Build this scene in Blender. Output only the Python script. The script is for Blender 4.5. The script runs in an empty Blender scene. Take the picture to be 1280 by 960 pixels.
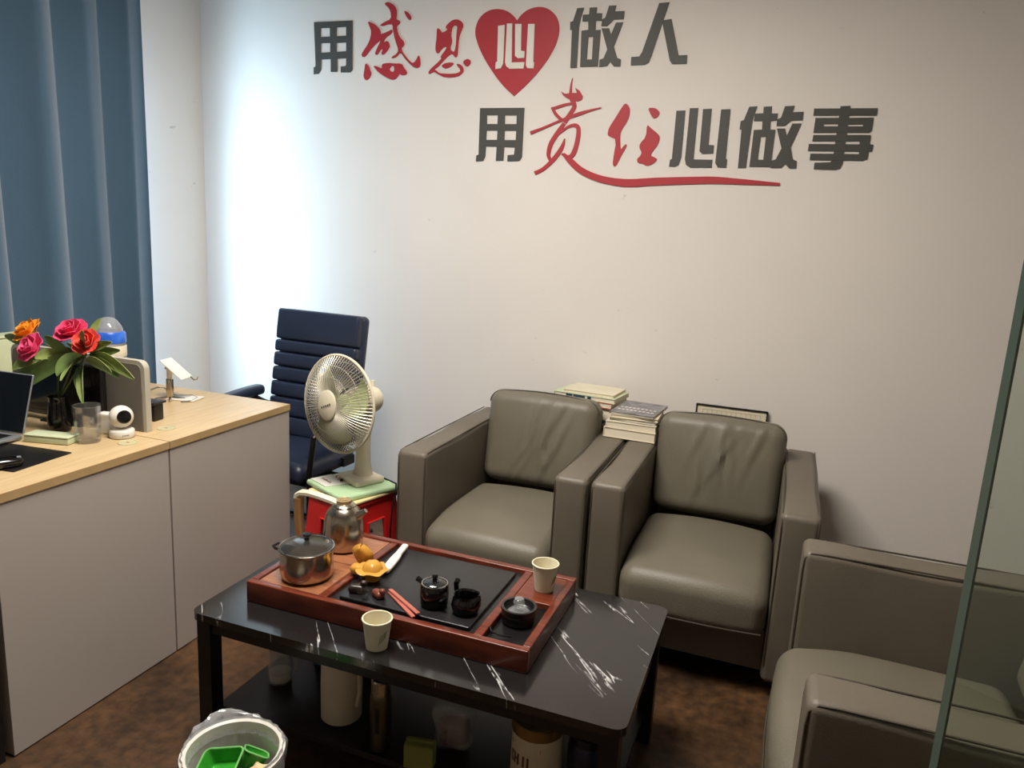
import bpy, math, random
from mathutils import Vector, Matrix
from mathutils.geometry import tessellate_polygon
from math import sin, cos, pi, radians as RD
random.seed(7)

# ------------------------------------------------------------------ camera
S = bpy.context.scene
YAW, PITCH, ROLL, FPX, EYE = -0.34835, 0.20115, 0.05357, 935.35, Vector((0, 0, 1.48))
fw = Vector((sin(YAW)*cos(PITCH), cos(YAW)*cos(PITCH), -sin(PITCH)))
r0 = Vector((cos(YAW), -sin(YAW), 0)); u0 = r0.cross(fw)
rt = cos(ROLL)*r0 + sin(ROLL)*u0
up = -sin(ROLL)*r0 + cos(ROLL)*u0
cd = bpy.data.cameras.new('camera'); cam = bpy.data.objects.new('camera', cd)
S.collection.objects.link(cam); S.camera = cam
cam.matrix_world = Matrix(((rt.x, up.x, -fw.x, EYE.x), (rt.y, up.y, -fw.y, EYE.y), (rt.z, up.z, -fw.z, EYE.z), (0, 0, 0, 1)))
cd.sensor_width = 36; cd.lens = FPX/1280*36; cd.clip_start = .02

# ------------------------------------------------------------------ world, light, exposure
w = bpy.data.worlds.new('sky'); S.world = w; w.use_nodes = True
w.node_tree.nodes['Background'].inputs[0].default_value = (.55, .72, 1, 1)
w.node_tree.nodes['Background'].inputs[1].default_value = 1.5
S.view_settings.view_transform = 'Standard'; S.view_settings.look = 'None'
S.view_settings.gamma = 1; S.view_settings.use_curve_mapping = False
S.view_settings.exposure = 0.55
def area(name, loc, size, sizey, power, col, rot):
    l = bpy.data.lights.new(name, 'AREA'); l.shape = 'RECTANGLE'; l.size = size; l.size_y = sizey
    l.energy = power; l.color = col
    o = bpy.data.objects.new(name, l); o.location = loc; o.rotation_euler = rot; S.collection.objects.link(o); return o
LAMPS = [(-1.10, 1.55, 57)]      # ceiling lamp above the tea table, out of frame
for i, (lx, ly, pw) in enumerate(LAMPS):
    area('ceiling_lamp_offscreen', (lx, ly, 2.752), 1.16, .56, pw, (1, .935, .865), (0, 0, 0))
area('window_left_offscreen', (-3.27, 2.105, 1.30), 1.7, 1.62, 230, (.50, .74, 1), (0, RD(-90), 0))

# ------------------------------------------------------------------ helpers
C = S.collection
def ray(px, py):
    return fw + rt*(px-640)/FPX - up*(py-480)/FPX
def atY(px, py, Y): d = ray(px, py); return EYE + d*(Y/d.y)
def atZ(px, py, z): d = ray(px, py); return EYE + d*((z-EYE.z)/d.z)
def lin(c):
    return tuple(((v/255)/12.92 if v/255 <= .04045 else ((v/255+.055)/1.055)**2.4) for v in c)

class MB:
    def __init__(s): s.v = []; s.f = []
    def add(s, vs, fs, M=None):
        o = len(s.v)
        s.v += [tuple(M @ Vector(p)) if M else tuple(p) for p in vs]
        s.f += [tuple(i+o for i in f) for f in fs]
        return s
    def box(s, x0, x1, y0, y1, z0, z1, M=None):
        return s.add([(x0,y0,z0),(x1,y0,z0),(x1,y1,z0),(x0,y1,z0),(x0,y0,z1),(x1,y0,z1),(x1,y1,z1),(x0,y1,z1)],
                     [(3,2,1,0),(4,5,6,7),(0,1,5,4),(1,2,6,5),(2,3,7,6),(3,0,4,7)], M)
    def rbox(s, c, size, r, m=(1,1,1), k=3, fn=None, M=None):
        h = [v/2 for v in size]; ax = []
        for a in range(3):
            i = h[a]-r; L = [-i - r*math.tan(j*pi/4/k) for j in range(k, 0, -1)]
            L += [-i + 2*i*j/m[a] for j in range(m[a]+1)]
            L += [i + r*math.tan(j*pi/4/k) for j in range(1, k+1)]
            ax.append(L)
        vd = {}; vs = []; fs = []
        def vid(p):
            key = tuple(round(q, 6) for q in p)
            if key in vd: return vd[key]
            inn = Vector([max(-(h[a]-r), min(h[a]-r, p[a])) for a in range(3)])
            d = Vector(p)-inn; q = inn + d.normalized()*r
            if fn: q = Vector(fn(q))
            vd[key] = len(vs); vs.append((q.x+c[0], q.y+c[1], q.z+c[2])); return vd[key]
        for a in range(3):
            b, e = (a+1) % 3, (a+2) % 3
            for sg in (-1, 1):
                for i in range(len(ax[b])-1):
                    for j in range(len(ax[e])-1):
                        q = []
                        for (ii, jj) in ((i,j),(i+1,j),(i+1,j+1),(i,j+1)):
                            p = [0,0,0]; p[a] = sg*h[a]; p[b] = ax[b][ii]; p[e] = ax[e][jj]; q.append(vid(p))
                        fs.append(tuple(q if sg > 0 else q[::-1]))
        return s.add(vs, fs, M)
    def lathe(s, prof, n=32, M=None, c=(0,0,0), cap=True, sx=1, sy=1):
        vs = []; fs = []
        for (r, z) in prof:
            for i in range(n):
                t = 2*pi*i/n; vs.append((c[0]+r*cos(t)*sx, c[1]+r*sin(t)*sy, c[2]+z))
        for j in range(len(prof)-1):
            for i in range(n):
                a = j*n+i; b = j*n+(i+1) % n; fs.append((a, b, b+n, a+n))
        if cap:
            if prof[0][0] > 1e-5: fs.append(tuple(range(n))[::-1])
            if prof[-1][0] > 1e-5: fs.append(tuple((len(prof)-1)*n+i for i in range(n)))
        return s.add(vs, fs, M)
    def tube(s, pts, r, n=8, closed=False, M=None):
        P = [Vector(p) for p in pts]; N = len(P)
        R = r if isinstance(r, (list, tuple)) else [r]*N
        T = []
        for i in range(N):
            if closed: t = P[(i+1) % N]-P[i-1]
            else: t = P[min(i+1, N-1)]-P[max(i-1, 0)]
            T.append(t.normalized())
        ref = Vector((0,0,1)) if abs(T[0].z) < .9 else Vector((1,0,0))
        u = T[0].cross(ref).normalized(); vs = []; fs = []
        for i in range(N):
            u = (u - T[i]*u.dot(T[i])).normalized(); v = T[i].cross(u)
            for k in range(n):
                t = 2*pi*k/n; q = P[i]+u*cos(t)*R[i]+v*sin(t)*R[i]; vs.append(tuple(q))
        for i in range(N if closed else N-1):
            for k in range(n):
                a = i*n+k; b = i*n+(k+1) % n; j = (i+1) % N
                fs.append((a, b, j*n+(k+1) % n, j*n+k))
        if not closed:
            fs.append(tuple(range(n))[::-1]); fs.append(tuple((N-1)*n+k for k in range(n)))
        return s.add(vs, fs, M)
    def sheet(s, grid, th, M=None):
        """grid of points -> closed slab of thickness th along local normals"""
        h = len(grid); wd = len(grid[0]); G = [[Vector(p) for p in row] for row in grid]
        vs = []; fs = []
        nr = [[None]*wd for _ in range(h)]
        for i in range(h):
            for j in range(wd):
                a = G[min(i+1,h-1)][j]-G[max(i-1,0)][j]; b = G[i][min(j+1,wd-1)]-G[i][max(j-1,0)]
                q = a.cross(b); nr[i][j] = q.normalized() if q.length > 1e-9 else Vector((0,0,1))
        for sg in (0, 1):
            for i in range(h):
                for j in range(wd): vs.append(tuple(G[i][j]+nr[i][j]*th*(sg-.5)))
        o = h*wd
        for i in range(h-1):
            for j in range(wd-1):
                a = i*wd+j; q = (a, a+1, a+wd+1, a+wd); fs.append(q); fs.append(tuple(x+o for x in q[::-1]))
        bd = [(0,j) for j in range(wd)]+[(i,wd-1) for i in range(1,h)]+[(h-1,j) for j in range(wd-2,-1,-1)]+[(i,0) for i in range(h-2,0,-1)]
        ids = [i*wd+j for i, j in bd]
        for a, b in zip(ids, ids[1:]+ids[:1]): fs.append((b, a, a+o, b+o))
        return s.add(vs, fs, M)
    def prism(s, outer, holes, to3, d):
        """2D outline with holes; to3(p2, depth) -> 3D"""
        loops = [outer]+list(holes); flat = [p for L in loops for p in L]; n = len(flat)
        tri = tessellate_polygon([[Vector((p[0], p[1], 0)) for p in L] for L in loops])
        vs = [tuple(to3(p, 0)) for p in flat]+[tuple(to3(p, d)) for p in flat]
        fs = [tuple(t) for t in tri]+[tuple(i+n for i in t[::-1]) for t in tri]
        o = 0
        for L in loops:
            m = len(L)
            for i in range(m):
                a = o+i; b = o+(i+1) % m; fs.append((a, b, b+n, a+n))
            o += m
        return s.add(vs, fs)
    def build(s, name, mat, parent=None, smooth=True, ang=35):
        me = bpy.data.meshes.new(name); me.from_pydata(s.v, [], s.f); me.validate(); me.update()
        import bmesh
        bm = bmesh.new(); bm.from_mesh(me); bmesh.ops.recalc_face_normals(bm, faces=bm.faces); bm.to_mesh(me); bm.free()
        if smooth:
            me.polygons.foreach_set('use_smooth', [True]*len(me.polygons)); me.set_sharp_from_angle(angle=RD(ang))
        me.materials.append(mat)
        o = bpy.data.objects.new(name, me); C.objects.link(o)
        if parent: o.parent = parent
        return o

def tag(o, label, cat, group=None):
    o['label'] = label; o['category'] = cat
    if group: o['group'] = group
    return o
def thing(name, label, cat, loc=(0,0,0), rz=0, group=None):
    o = bpy.data.objects.new(name, None); o.empty_display_size = .05; C.objects.link(o)
    o.location = loc; o.rotation_euler = (0, 0, rz)
    return tag(o, label, cat, group)
def struct(o):
    o['kind'] = 'structure'; return o
def T(x=0, y=0, z=0, rx=0, ry=0, rz=0):
    return Matrix.Translation((x,y,z)) @ Matrix.Rotation(rz, 4, 'Z') @ Matrix.Rotation(ry, 4, 'Y') @ Matrix.Rotation(rx, 4, 'X')

# ------------------------------------------------------------------ materials
def mat(name, c, rough=.5, metal=0, var=.06, scale=12, bump=0, bscale=150, coat=0, trans=0, ior=1.45, spec=.5, sheen=0, c2=None, detail=4, stretch=None):
    m = bpy.data.materials.new(name); m.use_nodes = True; nt = m.node_tree; b = nt.nodes['Principled BSDF']
    col = lin(c); tc = nt.nodes.new('ShaderNodeTexCoord'); vec = tc.outputs['Object']
    if stretch:
        mp = nt.nodes.new('ShaderNodeMapping'); mp.inputs['Scale'].default_value = stretch
        nt.links.new(vec, mp.inputs[0]); vec = mp.outputs[0]
    n = nt.nodes.new('ShaderNodeTexNoise'); n.inputs['Scale'].default_value = scale; n.inputs['Detail'].default_value = detail
    nt.links.new(vec, n.inputs['Vector'])
    rp = nt.nodes.new('ShaderNodeValToRGB'); rp.color_ramp.elements[0].position = .3; rp.color_ramp.elements[1].position = .7
    a = lin(c2) if c2 else tuple(max(0, v*(1-var)) for v in col); z = col if c2 else tuple(min(1, v*(1+var)) for v in col)
    rp.color_ramp.elements[0].color = (*a, 1); rp.color_ramp.elements[1].color = (*z, 1)
    nt.links.new(n.outputs['Fac'], rp.inputs[0]); nt.links.new(rp.outputs[0], b.inputs['Base Color'])
    b.inputs['Roughness'].default_value = rough; b.inputs['Metallic'].default_value = metal
    b.inputs['Coat Weight'].default_value = coat; b.inputs['Coat Roughness'].default_value = .08
    b.inputs['Transmission Weight'].default_value = trans; b.inputs['IOR'].default_value = ior
    b.inputs['Specular IOR Level'].default_value = spec; b.inputs['Sheen Weight'].default_value = sheen
    if bump:
        n2 = nt.nodes.new('ShaderNodeTexNoise'); n2.inputs['Scale'].default_value = bscale; n2.inputs['Detail'].default_value = 3
        nt.links.new(vec, n2.inputs['Vector'])
        bp = nt.nodes.new('ShaderNodeBump'); bp.inputs['Strength'].default_value = bump; bp.inputs['Distance'].default_value = .01
        nt.links.new(n2.outputs['Fac'], bp.inputs['Height']); nt.links.new(bp.outputs[0], b.inputs['Normal'])
    return m
def clear(name, tint, gloss=.06, rough=.02, ior=1.45):
    """thin clear sheet: tinted transmission plus a fresnel reflection"""
    m = bpy.data.materials.new(name); m.use_nodes = True; nt = m.node_tree; nt.nodes.clear()
    out = nt.nodes.new('ShaderNodeOutputMaterial'); mx = nt.nodes.new('ShaderNodeMixShader')
    tr = nt.nodes.new('ShaderNodeBsdfTransparent'); gl = nt.nodes.new('ShaderNodeBsdfGlossy'); fr = nt.nodes.new('ShaderNodeMapRange'); lw = nt.nodes.new('ShaderNodeLayerWeight'); lw.inputs['Blend'].default_value = .5; pw_ = nt.nodes.new('ShaderNodeMath'); pw_.operation = 'POWER'; pw_.inputs[1].default_value = 4.5; nt.links.new(lw.outputs['Facing'], pw_.inputs[0]); nt.links.new(pw_.outputs[0], fr.inputs[0])
    nz = nt.nodes.new('ShaderNodeTexNoise'); nz.inputs['Scale'].default_value = 3
    rp = nt.nodes.new('ShaderNodeValToRGB'); rp.color_ramp.elements[0].color = (*[v*.97 for v in tint], 1); rp.color_ramp.elements[1].color = (*tint, 1)
    nt.links.new(nz.outputs['Fac'], rp.inputs[0]); nt.links.new(rp.outputs[0], tr.inputs[0])
    gl.inputs['Roughness'].default_value = rough; fr.inputs[3].default_value = ((ior-1)/(ior+1))**2*1.2; fr.inputs[4].default_value = .9
    nt.links.new(fr.outputs[0], mx.inputs[0]); nt.links.new(tr.outputs[0], mx.inputs[1]); nt.links.new(gl.outputs[0], mx.inputs[2])
    nt.links.new(mx.outputs[0], out.inputs[0]); return m
def milky(name, k):
    """thin clear sheet with a slight white haze"""
    m = clear(name, (.93,.94,.95), rough=.04, ior=1.55); nt = m.node_tree
    out = [n for n in nt.nodes if n.type == 'OUTPUT_MATERIAL'][0]; top = out.inputs[0].links[0].from_socket
    d = nt.nodes.new('ShaderNodeBsdfDiffuse'); d.inputs[0].default_value = (.8,.8,.8,1); mx = nt.nodes.new('ShaderNodeMixShader'); mx.inputs[0].default_value = k
    nt.links.new(top, mx.inputs[1]); nt.links.new(d.outputs[0], mx.inputs[2]); nt.links.new(mx.outputs[0], out.inputs[0]); return m
def emit(name, c, s):
    m = bpy.data.materials.new(name); m.use_nodes = True; b = m.node_tree.nodes['Principled BSDF']
    b.inputs['Emission Color'].default_value = (*c, 1); b.inputs['Emission Strength'].default_value = s; return m

def wall_mat():
    m = mat('wall_paint', (226, 219, 210), rough=.75, var=.035, scale=1.3, bump=.05, bscale=90, detail=6)
    nt = m.node_tree; b = nt.nodes['Principled BSDF']; base = b.inputs['Base Color'].links[0].from_socket
    tc = nt.nodes.new('ShaderNodeTexCoord')
    # small scuffs: sparse stretched noise peaks
    mp = nt.nodes.new('ShaderNodeMapping'); mp.inputs['Scale'].default_value = (5, 5, 9); nt.links.new(tc.outputs['Object'], mp.inputs[0])
    n = nt.nodes.new('ShaderNodeTexNoise'); n.inputs['Scale'].default_value = 1.7; n.inputs['Detail'].default_value = 8; n.inputs['Roughness'].default_value = .65
    nt.links.new(mp.outputs[0], n.inputs['Vector'])
    rp = nt.nodes.new('ShaderNodeValToRGB'); rp.color_ramp.elements[0].position = .675; rp.color_ramp.elements[1].position = .73
    rp.color_ramp.elements[0].color = (0,0,0,1); rp.color_ramp.elements[1].color = (.45,.45,.45,1)
    nt.links.new(n.outputs['Fac'], rp.inputs[0])
    mx = nt.nodes.new('ShaderNodeMixRGB'); mx.inputs[2].default_value = (.30, .27, .24, 1)
    nt.links.new(rp.outputs[0], mx.inputs[0]); nt.links.new(base, mx.inputs[1]); nt.links.new(mx.outputs[0], b.inputs['Base Color'])
    return m
def floor_mat():
    m = mat('worn_floor', (100, 73, 48), rough=.45, c2=(42, 30, 21), scale=3.2, detail=9, bump=.04, bscale=60)
    nt = m.node_tree; b = nt.nodes['Principled BSDF']; base = b.inputs['Base Color'].links[0].from_socket
    tc = nt.nodes.new('ShaderNodeTexCoord'); n = nt.nodes.new('ShaderNodeTexNoise'); n.inputs['Scale'].default_value = 28; n.inputs['Detail'].default_value = 5
    nt.links.new(tc.outputs['Object'], n.inputs['Vector'])
    rp = nt.nodes.new('ShaderNodeValToRGB'); rp.color_ramp.elements[0].position = .35; rp.color_ramp.elements[1].position = .68
    rp.color_ramp.elements[0].color = (.45,.42,.4,1); rp.color_ramp.elements[1].color = (1.25,1.2,1.1,1)
    nt.links.new(n.outputs['Fac'], rp.inputs[0])
    mx = nt.nodes.new('ShaderNodeMixRGB'); mx.blend_type = 'MULTIPLY'; mx.inputs[0].default_value = .8
    nt.links.new(base, mx.inputs[1]); nt.links.new(rp.outputs[0], mx.inputs[2]); nt.links.new(mx.outputs[0], b.inputs['Base Color'])
    return m
def marble_mat():
    m = bpy.data.materials.new('black_marble'); m.use_nodes = True; nt = m.node_tree; b = nt.nodes['Principled BSDF']
    tc = nt.nodes.new('ShaderNodeTexCoord')
    def stretched(sc, rz, off):
        mp = nt.nodes.new('ShaderNodeMapping'); mp.vector_type = 'TEXTURE'
        mp.inputs['Rotation'].default_value = (0, 0, rz); mp.inputs['Scale'].default_value = sc; mp.inputs['Location'].default_value = off
        nt.links.new(tc.outputs['Object'], mp.inputs[0]); return mp.outputs[0]
    def noise(vec, scale, det=4, rough=.5):
        n = nt.nodes.new('ShaderNodeTexNoise'); n.inputs['Scale'].default_value = scale; n.inputs['Detail'].default_value = det
        n.inputs['Roughness'].default_value = rough; nt.links.new(vec, n.inputs['Vector']); return n.outputs['Fac']
    def math_(op, a, bb=None, clamp=False):
        n = nt.nodes.new('ShaderNodeMath'); n.operation = op; n.use_clamp = clamp
        for i, q in enumerate((a, bb)):
            if q is None: continue
            if isinstance(q, (int, float)): n.inputs[i].default_value = q
            else: nt.links.new(q, n.inputs[i])
        return n.outputs[0]
    v = noise(stretched((1.0, .11, 1), RD(-47), (.3, .1, 0)), 1.9, 3, .5)
    line = math_('SUBTRACT', 1, math_('DIVIDE', math_('ABSOLUTE', math_('SUBTRACT', v, .5)), .015), True)
    mask = math_('MULTIPLY', math_('SUBTRACT', noise(stretched((1, .6, 1), RD(-47), (1.3, .4, 0)), 5.5, 2), .475), 9, True)
    fine = noise(stretched((1, .35, 1), RD(-52), (0,0,0)), 60, 3)
    line = math_('MULTIPLY', math_('MULTIPLY', line, mask), math_('MULTIPLY', math_('SUBTRACT', fine, .36), 6, True))
    rp = nt.nodes.new('ShaderNodeValToRGB'); rp.color_ramp.elements[0].color = (.012, .011, .011, 1); rp.color_ramp.elements[1].color = (.62, .62, .6, 1)
    nt.links.new(line, rp.inputs[0]); nt.links.new(rp.outputs[0], b.inputs['Base Color'])
    b.inputs['Roughness'].default_value = .16; b.inputs['Specular IOR Level'].default_value = .75
    return m
def wood_mat(name, c, c2, rough, stretch, scale=9, coat=0):
    return mat(name, c, rough=rough, c2=c2, scale=scale, stretch=stretch, detail=6, coat=coat)

M = dict(
 wall=wall_mat(), floor=floor_mat(), marble=marble_mat(),
 ceil=mat('ceiling_paint', (225,221,214), rough=.8, var=.02),
 leather=mat('taupe_leather', (103,95,82), rough=.47, var=.07, scale=5, bump=.12, bscale=260, spec=.5),
 leather2=mat('taupe_leather_cushion', (108,102,87), rough=.46, var=.09, scale=4, bump=.12, bscale=240, spec=.55),
 seam=mat('leather_piping', (70,63,53), rough=.45),
 metal=mat('brushed_steel', (190,180,165), rough=.22, metal=1, var=.05, stretch=(1,1,30)),
 chrome=mat('chrome_tube', (200,200,200), rough=.12, metal=1),
 blackm=mat('black_metal', (22,20,19), rough=.4),
 blackp=mat('black_plastic', (18,17,17), rough=.35),
 blackg=mat('black_glaze', (14,13,13), rough=.12, spec=.7),
 bleather=mat('navy_black_leather', (40,48,68), rough=.34, var=.12, scale=8, bump=.10, bscale=200, spec=.6),
 white=mat('white_plastic', (226,222,212), rough=.35, var=.02),
 cream=mat('cream_plastic', (214,205,180), rough=.4, var=.03),
 paper=mat('paper_cup_card', (226,219,190), rough=.6, var=.04, scale=25),
 red=mat('red_stool_plastic', (196,34,32), rough=.35, var=.05),
 green=mat('pale_green_plastic', (178,208,164), rough=.3, var=.03),
 greengl=mat('green_tub', (52,150,44), rough=.2, var=.2, scale=30),
 gold=mat('amber_ceramic', (206,150,62), rough=.3, var=.15, scale=40),
 curtain=mat('blue_curtain_cloth', (70,97,118), rough=.9, var=.10, scale=3, bump=.25, bscale=420, sheen=.3, stretch=(1,1,.25)),
 panel=mat('grey_laminate', (176,167,158), rough=.45, var=.025, scale=2),
 maple=wood_mat('maple_laminate', (206,180,138), (190,163,120), .35, (14,1.2,1), 4),
 mapleedge=wood_mat('maple_edge_band', (188,158,112), (168,138,94), .4, (14,1.2,1), 5),
 rosewood=wood_mat('rosewood', (122,54,32), (78,31,18), .28, (2,18,6), 5, .3),
 rosewood2=wood_mat('rosewood_panel', (168,112,76), (128,78,50), .30, (2,16,6), 6, .3),
 slate=mat('black_slate', (30,29,30), rough=.28, var=.12, scale=30, spec=.6),
 glass=clear('clear_glass', (.93,.95,.94)), partglass=clear('partition_glass', (.90,.95,.91), ior=1.5),
 film=milky('plastic_film', .22), lidglass=milky('lid_glass', .008), bottleglass=milky('bottle_glass', .12),
 gedge=mat('glass_edge_green', (84,99,87), rough=.25, var=.05, spec=.8),
 letter=mat('charcoal_acrylic', (72,71,66), rough=.55, var=.03),
 rletter=mat('crimson_acrylic', (172,44,52), rough=.55, var=.03),
 wletter=mat('white_acrylic', (224,218,206), rough=.4, var=.02),
 page=mat('book_pages', (222,212,188), rough=.8, var=.07, scale=60, stretch=(1,1,14)),
 kraft=mat('kraft_grip', (150,112,72), rough=.5, var=.1),
)

# ------------------------------------------------------------------ the room
WX, WY, CH = -3.12, 3.42, 2.8          # left wall, back wall, ceiling
def slab(name, *b, m, parent=None): return MB().box(*b).build(name, m, parent, smooth=False)
struct(slab('floor', WX-.2, 2.4, -2.6, WY+.2, -.1, 0, m=M['floor']))
struct(slab('ceiling', WX-.2, 2.4, -2.6, WY+.2, CH, CH+.1, m=M['ceil']))
struct(slab('wall_back', WX-.2, 2.4, WY, WY+.2, 0, CH, m=M['wall']))
struct(slab('wall_right', 2.2, 2.4, -2.6, WY, 0, CH, m=M['wall']))
struct(slab('wall_front', WX-.2, 2.4, -2.8, -2.6, 0, CH, m=M['wall']))
WY0, WY1, WZ0, WZ1 = 1.25, 2.96, .40, 2.20
WT = .12
mb = MB(); mb.box(WX-WT, WX, -2.6, WY0, 0, CH).box(WX-WT, WX, WY1, WY, 0, CH).box(WX-WT, WX, WY0, WY1, 0, WZ0).box(WX-WT, WX, WY0, WY1, WZ1, CH)
struct(mb.build('wall_left', M['wall'], smooth=False))
win = bpy.data.objects.new('window_1', None); C.objects.link(win); struct(win); win.location = (WX-.085, (WY0+WY1)/2, WZ0)
mb = MB(); hw = (WY1-WY0)/2; hh = WZ1-WZ0
for (a, b, c, d) in ((-hw,hw,0,.05),(-hw,hw,hh-.05,hh),(-hw,-hw+.05,.05,hh-.05),(hw-.05,hw,.05,hh-.05),(-.025,.025,.05,hh-.05)): mb.box(-.03,.03,a,b,c,d)
mb.build('window_frame', M['white'], win, smooth=False)
for s_ in (-1, 1):
    a, b = (-hw+.05, -.025) if s_ < 0 else (.025, hw-.05)
    slab('pane', -.003, .003, a, b, .05, hh-.05, m=M['glass'], parent=win)
struct(slab('baseboard_back', -3.1, 2.2, WY-.012, WY, 0, .05, m=M['wall']))

# ceiling lamp (out of frame, it lights the room)
lampm = emit('lamp_diffuser', (1, .9, .78), 3)
for i, (lx, ly, pw) in enumerate(LAMPS):
    t = thing('ceiling_lamp_offscreen', 'long white ceiling light panel above the tea table', 'ceiling lamp', (lx, ly, CH))
    mb = MB(); mb.box(-.61,.61,-.31,-.285,-.045,0).box(-.61,.61,.285,.31,-.045,0).box(-.61,-.585,-.285,.285,-.045,0).box(.585,.61,-.285,.285,-.045,0); mb.build('frame', M['white'], t, smooth=False)
    slab('diffuser', -.585,.585,-.285,.285,-.03,-.02, m=lampm, parent=t)

# ------------------------------------------------------------------ glass partition
t = thing('glass_door', 'clear glass door leaf with greenish polished edge standing ajar by the armchair', 'glass door', (.199, .80, 0), RD(30))
slab('pane', .003, .88, 0, .010, .012, 2.35, m=M['partglass'], parent=t)
slab('polished_edge', 0, .003, 0, .010, .012, 2.35, m=M['gedge'], parent=t)
slab('bottom_rail', .0, .88, -.004, .016, .001, .0115, m=M['blackm'], parent=t)
tag(slab('door_post', -1.96, -1.842, 1.155, 1.215, 0, CH, m=M['blackm']), 'black metal door post against the end of the desk', 'post')

# ------------------------------------------------------------------ curtain
t = thing('curtain', 'floor length slate blue curtain hanging in folds before the window', 'curtain', (-2.985, 1.9, 0))
mb = MB(); grid = []
NY = 200
for i in range(15):
    fz = i/14; z = .04 + fz*2.66; row = []
    for j in range(NY+1):
        f = j/NY; y = -1.55 + f*2.53 - .05*(1-fz)*0
        ph = f*2*pi*10.6 + .55*sin(f*13)
        amp = .052*(.85+.35*sin(f*17+2)) * (1 if f < .955 else (1-f)/.045)
        yy = y + .020*sin(ph*2+1)*.5 + .05*(1-fz)*sin(f*9)*.5
        x = amp*sin(ph + .9*(1-fz)*sin(f*7)) + .012*sin(f*31+fz*2.2)*(1-fz*.5)
        row.append((x, yy, z))
    grid.append(row)
mb.sheet(grid, .003); mb.build('cloth', M['curtain'], t, ang=80)
mb = MB(); mb.tube([(0,-1.6,2.73),(0,1.05,2.73)], .014, 12); mb.build('rod', M['chrome'], t)

# ------------------------------------------------------------------ wall lettering
def R1(p): return (380+p[0]/4.923, p[1]/4.923)
def R2(p): return (580+p[0]/4.2667, p[1]/4.2667)
def R3(p): return (580+p[0]/4.7407, 90+p[1]/4.7407)
def R4(p): return (820+p[0]/4.4138, 120+p[1]/4.4138)
def on_wall(q): v = atY(q[0], q[1], WY); return (v.x, v.z)
def smooth_loop(L, it=1):
    for _ in range(it):
        o = []
        for i in range(len(L)):
            a, b = L[i], L[(i+1) % len(L)]
            o += [(a[0]*.75+b[0]*.25, a[1]*.75+b[1]*.25), (a[0]*.25+b[0]*.75, a[1]*.25+b[1]*.75)]
        L = o
    return L
def brush(pts):
    # smooth centre line with widths -> outline
    P = []
    n = len(pts)
    for i in range(n-1):
        a, b, c, d = pts[max(i-1,0)], pts[i], pts[i+1], pts[min(i+2,n-1)]
        for k in range(6):
            u = k/6; P.append(tuple(.5*((2*b[m])+(-a[m]+c[m])*u+(2*a[m]-5*b[m]+4*c[m]-d[m])*u*u+(-a[m]+3*b[m]-3*c[m]+d[m])*u**3) for m in range(3)))
    P.append(pts[-1]); L = []; Rr = []
    for i, p in enumerate(P):
        q0, q1 = P[max(i-1,0)], P[min(i+1,len(P)-1)]
        tx, ty = q1[0]-q0[0], q1[1]-q0[1]; l = math.hypot(tx, ty) or 1
        L.append((p[0]-ty/l*p[2]/2, p[1]+tx/l*p[2]/2)); Rr.append((p[0]+ty/l*p[2]/2, p[1]-tx/l*p[2]/2))
    return L+Rr[::-1]
def glyph(name, label, RR, polys, m, strokes=(), soft=0, depth=.004, parent=None, base=0, cat='wall character'):
    mb = MB()
    for ip, P in enumerate(polys):
        outer, holes = (P[0], P[1:]) if isinstance(P[0][0], (tuple, list)) else (P, [])
        f = (lambda L: smooth_loop(L, soft)) if soft else (lambda L: L)
        mb.prism([on_wall(RR(p)) for p in f(list(outer))], [[on_wall(RR(p)) for p in f(list(h))] for h in holes],
                 lambda p, d: (p[0], WY-.0005-base-d, p[1]), depth+ip*.0002)
    for ip, st in enumerate(strokes):
        mb.prism([on_wall(RR(p)) for p in brush(st)], [], lambda p, d: (p[0], WY-.0005-base-d, p[1]), depth+.0004+ip*.0002)
    o = mb.build(name, m, parent, smooth=False)
    if label:
        tag(o, label, cat, 'slogan characters on the wall')
    return o
def sq(a, b, c, d): return [(a, b), (c, b-2), (c, d-2), (a, d)]
yong1 = [[(64,138),(300,127),(300,430),(288,446),(228,446),(228,410),(255,408),(262,400),(262,360),(207,362),(207,443),(167,443),(167,364),(108,366),(106,430),(92,455),(62,458),(62,416),(72,412),(74,400)],
         [(104,174),(162,172),(162,227),(104,229)],[(202,169),(262,166),(262,221),(202,224)],[(106,267),(164,265),(164,322),(106,326)],[(202,265),(262,262),(262,316),(202,320)]]
glyph('wall_character', 'dark grey block character left of the first red brush character', R1, [yong1], M['letter'])
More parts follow.
